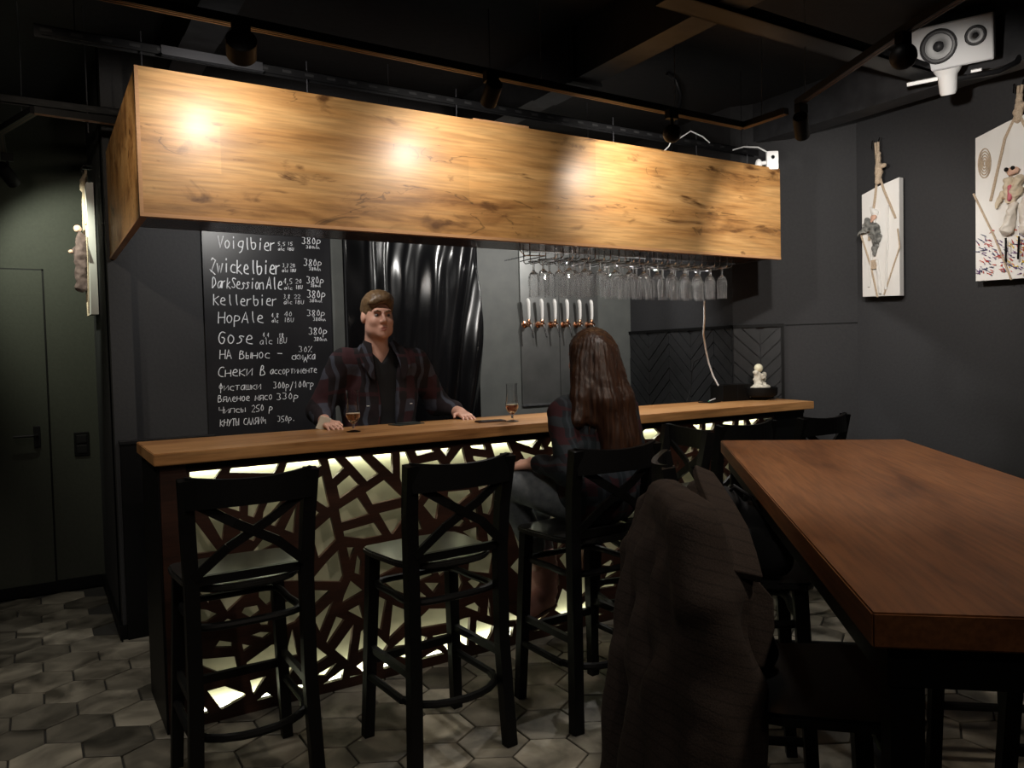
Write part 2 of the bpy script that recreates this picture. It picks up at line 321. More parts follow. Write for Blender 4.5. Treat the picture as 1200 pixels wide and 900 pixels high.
def nets(f,lo,hi,h):
    lo=np.array(lo,float); n=[int((b-a)/h)+2 for a,b in zip(lo,hi)]
    ax=[lo[i]+h*np.arange(n[i]) for i in range(3)]; P=np.meshgrid(*ax,indexing='ij'); V=f(P); S=V<0
    acc=np.zeros((n[0]-1,n[1]-1,n[2]-1,3)); cnt=np.zeros((n[0]-1,n[1]-1,n[2]-1)); faces=[]
    def sl(o): return tuple(slice(o[i],n[i]-1+o[i]) for i in range(3))
    for a in range(3):
        b,c=[(1,2),(0,2),(0,1)][a]
        for ob in(0,1):
            for oc in(0,1):
                o0=[0,0,0]; o0[b]=ob; o0[c]=oc; o1=list(o0); o1[a]=1
                v0,v1=V[sl(o0)],V[sl(o1)]; cr_=(v0<0)!=(v1<0); t=np.where(cr_,v0/np.where(cr_,v0-v1,1),0)
                for i in range(3): acc[...,i]+=np.where(cr_,o0[i]+(t if i==a else 0),0)
                cnt+=cr_
    act=cnt>0; idx=-np.ones(cnt.shape,int); idx[act]=np.arange(act.sum())
    ii=np.argwhere(act); pts=lo+h*(ii+acc[act]/cnt[act][:,None])
    for a in range(3):
        b,c=[(1,2),(2,0),(0,1)][a]; s0=[slice(None)]*3; s1=[slice(None)]*3; s0[a]=slice(0,-1); s1[a]=slice(1,None)
        cr_=S[tuple(s0)]!=S[tuple(s1)]; e=np.argwhere(cr_); e=e[(e[:,b]>0)&(e[:,c]>0)&(e[:,b]<n[b]-1)&(e[:,c]<n[c]-1)]
        fl=S[tuple(s0)][tuple(e.T)]
        def q(db,dc): x=e.copy(); x[:,b]-=db; x[:,c]-=dc; return idx[tuple(x.T)]
        Q=np.stack([q(1,1),q(0,1),q(0,0),q(1,0)],1); Q[~fl]=Q[~fl][:,::-1]; faces.append(Q)
    return pts,np.concatenate(faces)
def sdf_mesh(name,f,lo,hi,h,m,noise_amp=0,ns=10):
    pts,F=nets(f,lo,hi,h)
    if noise_amp:
        pts=np.array([np.array(p)+noise_amp*np.array(noise.noise_vector(Vector(p)*ns)) for p in pts])
    me=bpy.data.meshes.new(name); me.from_pydata(pts.tolist(),[],F.tolist()); me.polygons.foreach_set('use_smooth',[True]*len(me.polygons)); me.materials.append(m); return me
PI=math.pi
# ------------------------------------------------------------ room shell
HC=3.27
def wall(name,a,b,z0=0,z1=HC,m='wall',t=.12,parent=None):
    a=Vector((*a,0)); b=Vector((*b,0)); d=(b-a).normalized(); nrm=Vector((-d.y,d.x,0))
    return struct(name,MB().prism([(0,z0),((b-a).length,z0),((b-a).length,z1),(0,z1)],a,d,(0,0,1),nrm,0,t),M[m],parent)
wall('wall_back_left',(-2.6,5.96),(.36,5.96),m='wall_green')
wall('wall_return_left',(.36,5.96),(.36,4.80))
wall('wall_back',(.36,4.80),(2.66,4.80),t=.1)
wall('wall_back_right',(2.66,5.09),(4.37,5.09),m='lit_grey')
wall('wall_return_right',(4.37,5.09),(4.37,3.95))
wall('wall_diagonal',(4.37,3.95),(4.90,3.30))
wall('wall_right',(4.90,3.30),(4.90,-2.2))
wall('wall_front',(4.90,-2.2),(-2.6,-2.2))
wall('wall_left',(-2.6,-2.2),(-2.6,5.96),m='wall_green')
struct('wall_recess_side',MB().box(2.60,2.66,4.8,5.2,0,HC),M['wall'])
struct('ceiling',MB().box(-2.8,5.1,-2.4,6.2,HC,HC+.1),M['ceiling'])
floor=struct('floor',MB().box(-2.8,5.1,-2.4,6.2,-.10,-.012),M['grout'])
# ceiling beams (run away from the bar)
for i,x in enumerate((.64,2.55,4.47)):
    struct('trim_%d'%(i+1),MB().box(x,x+.16,-2.2,5.9 if i==0 else (5.09 if i==1 else 3.86),3.0,HC-.002).box(x-.0,x+.16,-2.2,3.8,2.992,3.0),M['beam'])
struct('trim_4',MB().box(4.63,4.9,-2.2,3.32,3.14,HC-.002),M['ceiling'])
struct('baseboard_left',MB().box(-2.6,.345,5.945,5.96,0,.075),M['black'])
struct('baseboard_return',MB().box(.343,.36,4.70,5.945,0,.075),M['black'])
struct('baseboard_back',MB().box(.343,.47,4.68,4.70,0,.075),M['black'])
struct('wall_stub',MB().box(.36,.47,4.70,4.80,0,HC),M['wall'])
# hidden door in the far left wall
d=struct('door_1',MB().box(-.86,.068,5.948,5.96,.03,2.14,bev=.002),M['wall_green'])
MB().box(.068,.078,5.952,5.96,.0,2.15).box(-.88,.078,5.952,5.96,2.14,2.15).obj('door_gap',M['black'],d)
h=MB().box(-.02,.02,5.935,5.948,.98,1.12,bev=.003).tube([(0,5.935,1.06),(0,5.89,1.06),(-.02,5.885,1.06),(-.13,5.885,1.06)],.009).obj('door_handle',M['blackm'],d)
sw=thing('light_switch','black double switch plate on the wall right of the hidden door','switch',(.255,5.96,.98))
MB().box(-.045,.045,-.012,0,-.08,.08,bev=.004).obj('switch_plate',M['black'],sw)
for z in(.035,-.035): MB().box(-.03,.03,-.018,-.012,z-.027,z+.027,bev=.003).obj('rocker',M['blackm'],sw)
# low black cabinet with a column of vent slots at the left of the bar
cb=thing('low_cabinet','low black cabinet with a column of vent slots behind the left bar end','cabinet',(.62,4.66,0))
MB().box(-.24,.25,0,.04,0,1.07,bev=.003).obj('body',M['black'],cb)
MB().box(-.245,.255,-.006,.04,1.07,1.092,bev=.003).obj('cabinet_top',M['blackm'],cb)
for i in range(12): MB().box(-.135,-.10,-.006,.0,.66+i*.033,.676+i*.033).obj('vent_slot',M['galv'],cb)
# ------------------------------------------------------------ floor tiles: hexagons, each its own part
R_=.1385; PX=.248; PY=.2148
def hexpoly(r): return [(r*math.sin(PI/3*k),r*math.cos(PI/3*k)) for k in range(6)]
def hexmesh():
    mb=MB(); vs=[(x,y,-.02) for x,y in hexpoly(R_)]+[(x,y,-.002) for x,y in hexpoly(R_)]+[(x,y,0) for x,y in hexpoly(R_-.003)]
    mb.add(vs,[(12,13,14,15,16,17)]+[(i,(i+1)%6,6+(i+1)%6,6+i) for i in range(6)]+[(6+i,6+(i+1)%6,12+(i+1)%6,12+i) for i in range(6)])
    return mb
hm=hexmesh().mesh('tile',M['tile']); hv=hexmesh()
cells=[]
for j in range(-12,16):
    for i in range(-12,22):
        x=-.02+(i+.5*(j%2))*PX; y=4.29+ (j-8)*PY
        if -2.5<x<4.85 and -2.1<y<5.93 and not(x>.3 and y>4.8): cells.append((x,y))
def vis(c):
    d=Vector((c[0],c[1],0))-Vector((0,0,CH)); z=d.dot(cf)
    if z<=.2: return None
    u=600+902*d.dot(cr)/z; v=450-902*d.dot(cu)/z
    return z if -60<u<1260 and v<980 else None
near=[c for c in cells if vis(c) and (c[1]<3.55 or c[0]<.5) and not (c[0]>3.3 and c[1]<1)]
near.sort(key=lambda c:vis(c)); near=near[:296]; ns=set(near)
rest=MB(); random.seed(3)
for c in cells:
    dz=random.uniform(-.0015,.0005)
    if c in ns: link('tile',hm,floor,loc=(c[0],c[1],dz),rot=(random.uniform(-.004,.004),random.uniform(-.004,.004),0))
    else: rest.add([(v[0]+c[0],v[1]+c[1],v[2]+dz) for v in hv.v],hv.f)
rest.obj('far_tiles',M['tile'],floor)['kind']='stuff'
# ------------------------------------------------------------ chevron slabs on the right return and the diagonal wall
def clip(poly,nx,ny,d):
    out=[]
    for i,p in enumerate(poly):
        q=poly[(i+1)%len(poly)]; a=p[0]*nx+p[1]*ny-d; b=q[0]*nx+q[1]*ny-d
        if a<=0: out.append(p)
        if a*b<0: t=a/(a-b); out.append((p[0]+(q[0]-p[0])*t,p[1]+(q[1]-p[1])*t))
    return out
def chevron(name,label,o,u,nrm,W,z0,z1,cw=.24,pv=.098,start=0):
    t=thing(name,label,'wall panel',o); o0=Vector((0,0,0))
    k=0; x=-start
    while x<W:
        s=1 if k%2 else -1
        n0=int((z1-z0)/pv)+8
        for i in range(-4,n0):
            zb=z0+i*pv; g=.004
            P=[(x+g/2,zb+g),(x+cw-g/2,zb+s*cw*.95+g),(x+cw-g/2,zb+s*cw*.95+pv-g),(x+g/2,zb+pv-g)]
            if s<0: P=[(a,b+cw*.95) for a,b in P]
            for c in((-1,0,-.004),(1,0,W-.004),(0,-1,-z0),(0,1,z1)): P=clip(P,*c) if P else P
            if len(P)>2:
                A=abs(sum(P[q][0]*P[(q+1)%len(P)][1]-P[(q+1)%len(P)][0]*P[q][1] for q in range(len(P))))/2
                if A>4e-4: MB().prism(P,o0,u,(0,0,1),nrm,0,.012+.004*((i*7+k*3)%3)/2).obj('slab',M['chev'],t)
        x+=cw; k+=1
    MB().prism([(0,z1),(W,z1),(W,z1+.022),(0,z1+.022)],o0,u,(0,0,1),nrm,0,.024).obj('top_trim',M['black'],t)
    return t
tA=chevron('chevron_panel','black chevron slab panel on the wall between taps and corner',(4.37,5.09,0),(0,-1,0),(-1,0,0),1.14,.95,1.665)
dd=Vector((.53,-.65,0)).normalized(); nn=Vector((-.65,-.53,0)).normalized()
tB=chevron('chevron_panel','short black chevron slab panel behind the stone ornament',(4.37,3.95,0),dd,nn,.335,.95,1.665,start=.05)
MB().prism([(.335,.95),(.352,.95),(.352,1.687),(.335,1.687)],(0,0,0),dd,(0,0,1),nn,0,.024).obj('side_trim',M['black'],tB)
struct('trim_5',MB().prism([(.355,1.672),(.838,1.672),(.838,1.680),(.355,1.680)],(4.37,3.95,0),dd,(0,0,1),nn,0,.004),M['black'])
# steel sheet and panels behind the taps
sp=thing('steel_backsplash','brushed steel sheet on the strongly lit wall behind the beer taps','metal sheet',(3.62,5.09,0))
MB().box(-.375,.385,-.012,0,1.12,2.6).obj('sheet',M['steel'],sp)
MB().box(-.01,-.006,-.0135,-.012,1.12,2.6).obj('sheet_seam',M['blackm'],sp)
MB().box(-.375,.385,-.02,0,1.105,1.12).obj('bottom_profile',M['galv'],sp)
# ------------------------------------------------------------ bar base, lattice, counter top
bar=thing('bar','dark bar counter base with glowing cracked pattern lattice front','bar',(2.4,3.6,0))
O=Vector((2.4,3.6,0))
def bx(name,x0,x1,y0,y1,z0,z1,m,bev=0,parent=bar): return MB().box(x0-2.4,x1-2.4,y0-3.6,y1-3.6,z0,z1,bev=bev).obj(name,M[m],parent)
bx('left_side_panel',.40,.46,3.36,3.86,0,1.098,'black',.003)
bx('left_front_post',.41,.51,3.355,3.40,0,1.098,'lattice',.002)
bx('right_side_panel',4.10,4.40,3.372,3.60,0,1.098,'black',.003)
bx('rear_panel',.46,4.38,3.84,3.86,0,1.09,'black')
bx('top_rail',.40,4.40,3.365,3.44,1.072,1.098,'black')
bx('bottom_plinth',.46,4.10,3.372,3.56,0,.022,'black')
bx('glowing_back_board',.46,4.10,3.47,3.49,.022,1.072,'glow')
bx('upper_led_strip',.50,4.08,3.45,3.466,1.0665,1.0715,'led')
bx('lower_led_strip',.50,4.08,3.45,3.466,.0225,.0275,'led')
area('bar_led_upper',(2.29,3.455,1.064),(2.29,3.455,0),6.5,3.56,.02,GREEN).rotation_euler=(0,0,0)
area('bar_led_lower',(2.29,3.455,.034),(2.29,3.455,1),6.5,3.56,.02,GREEN).rotation_euler=(PI,0,0)
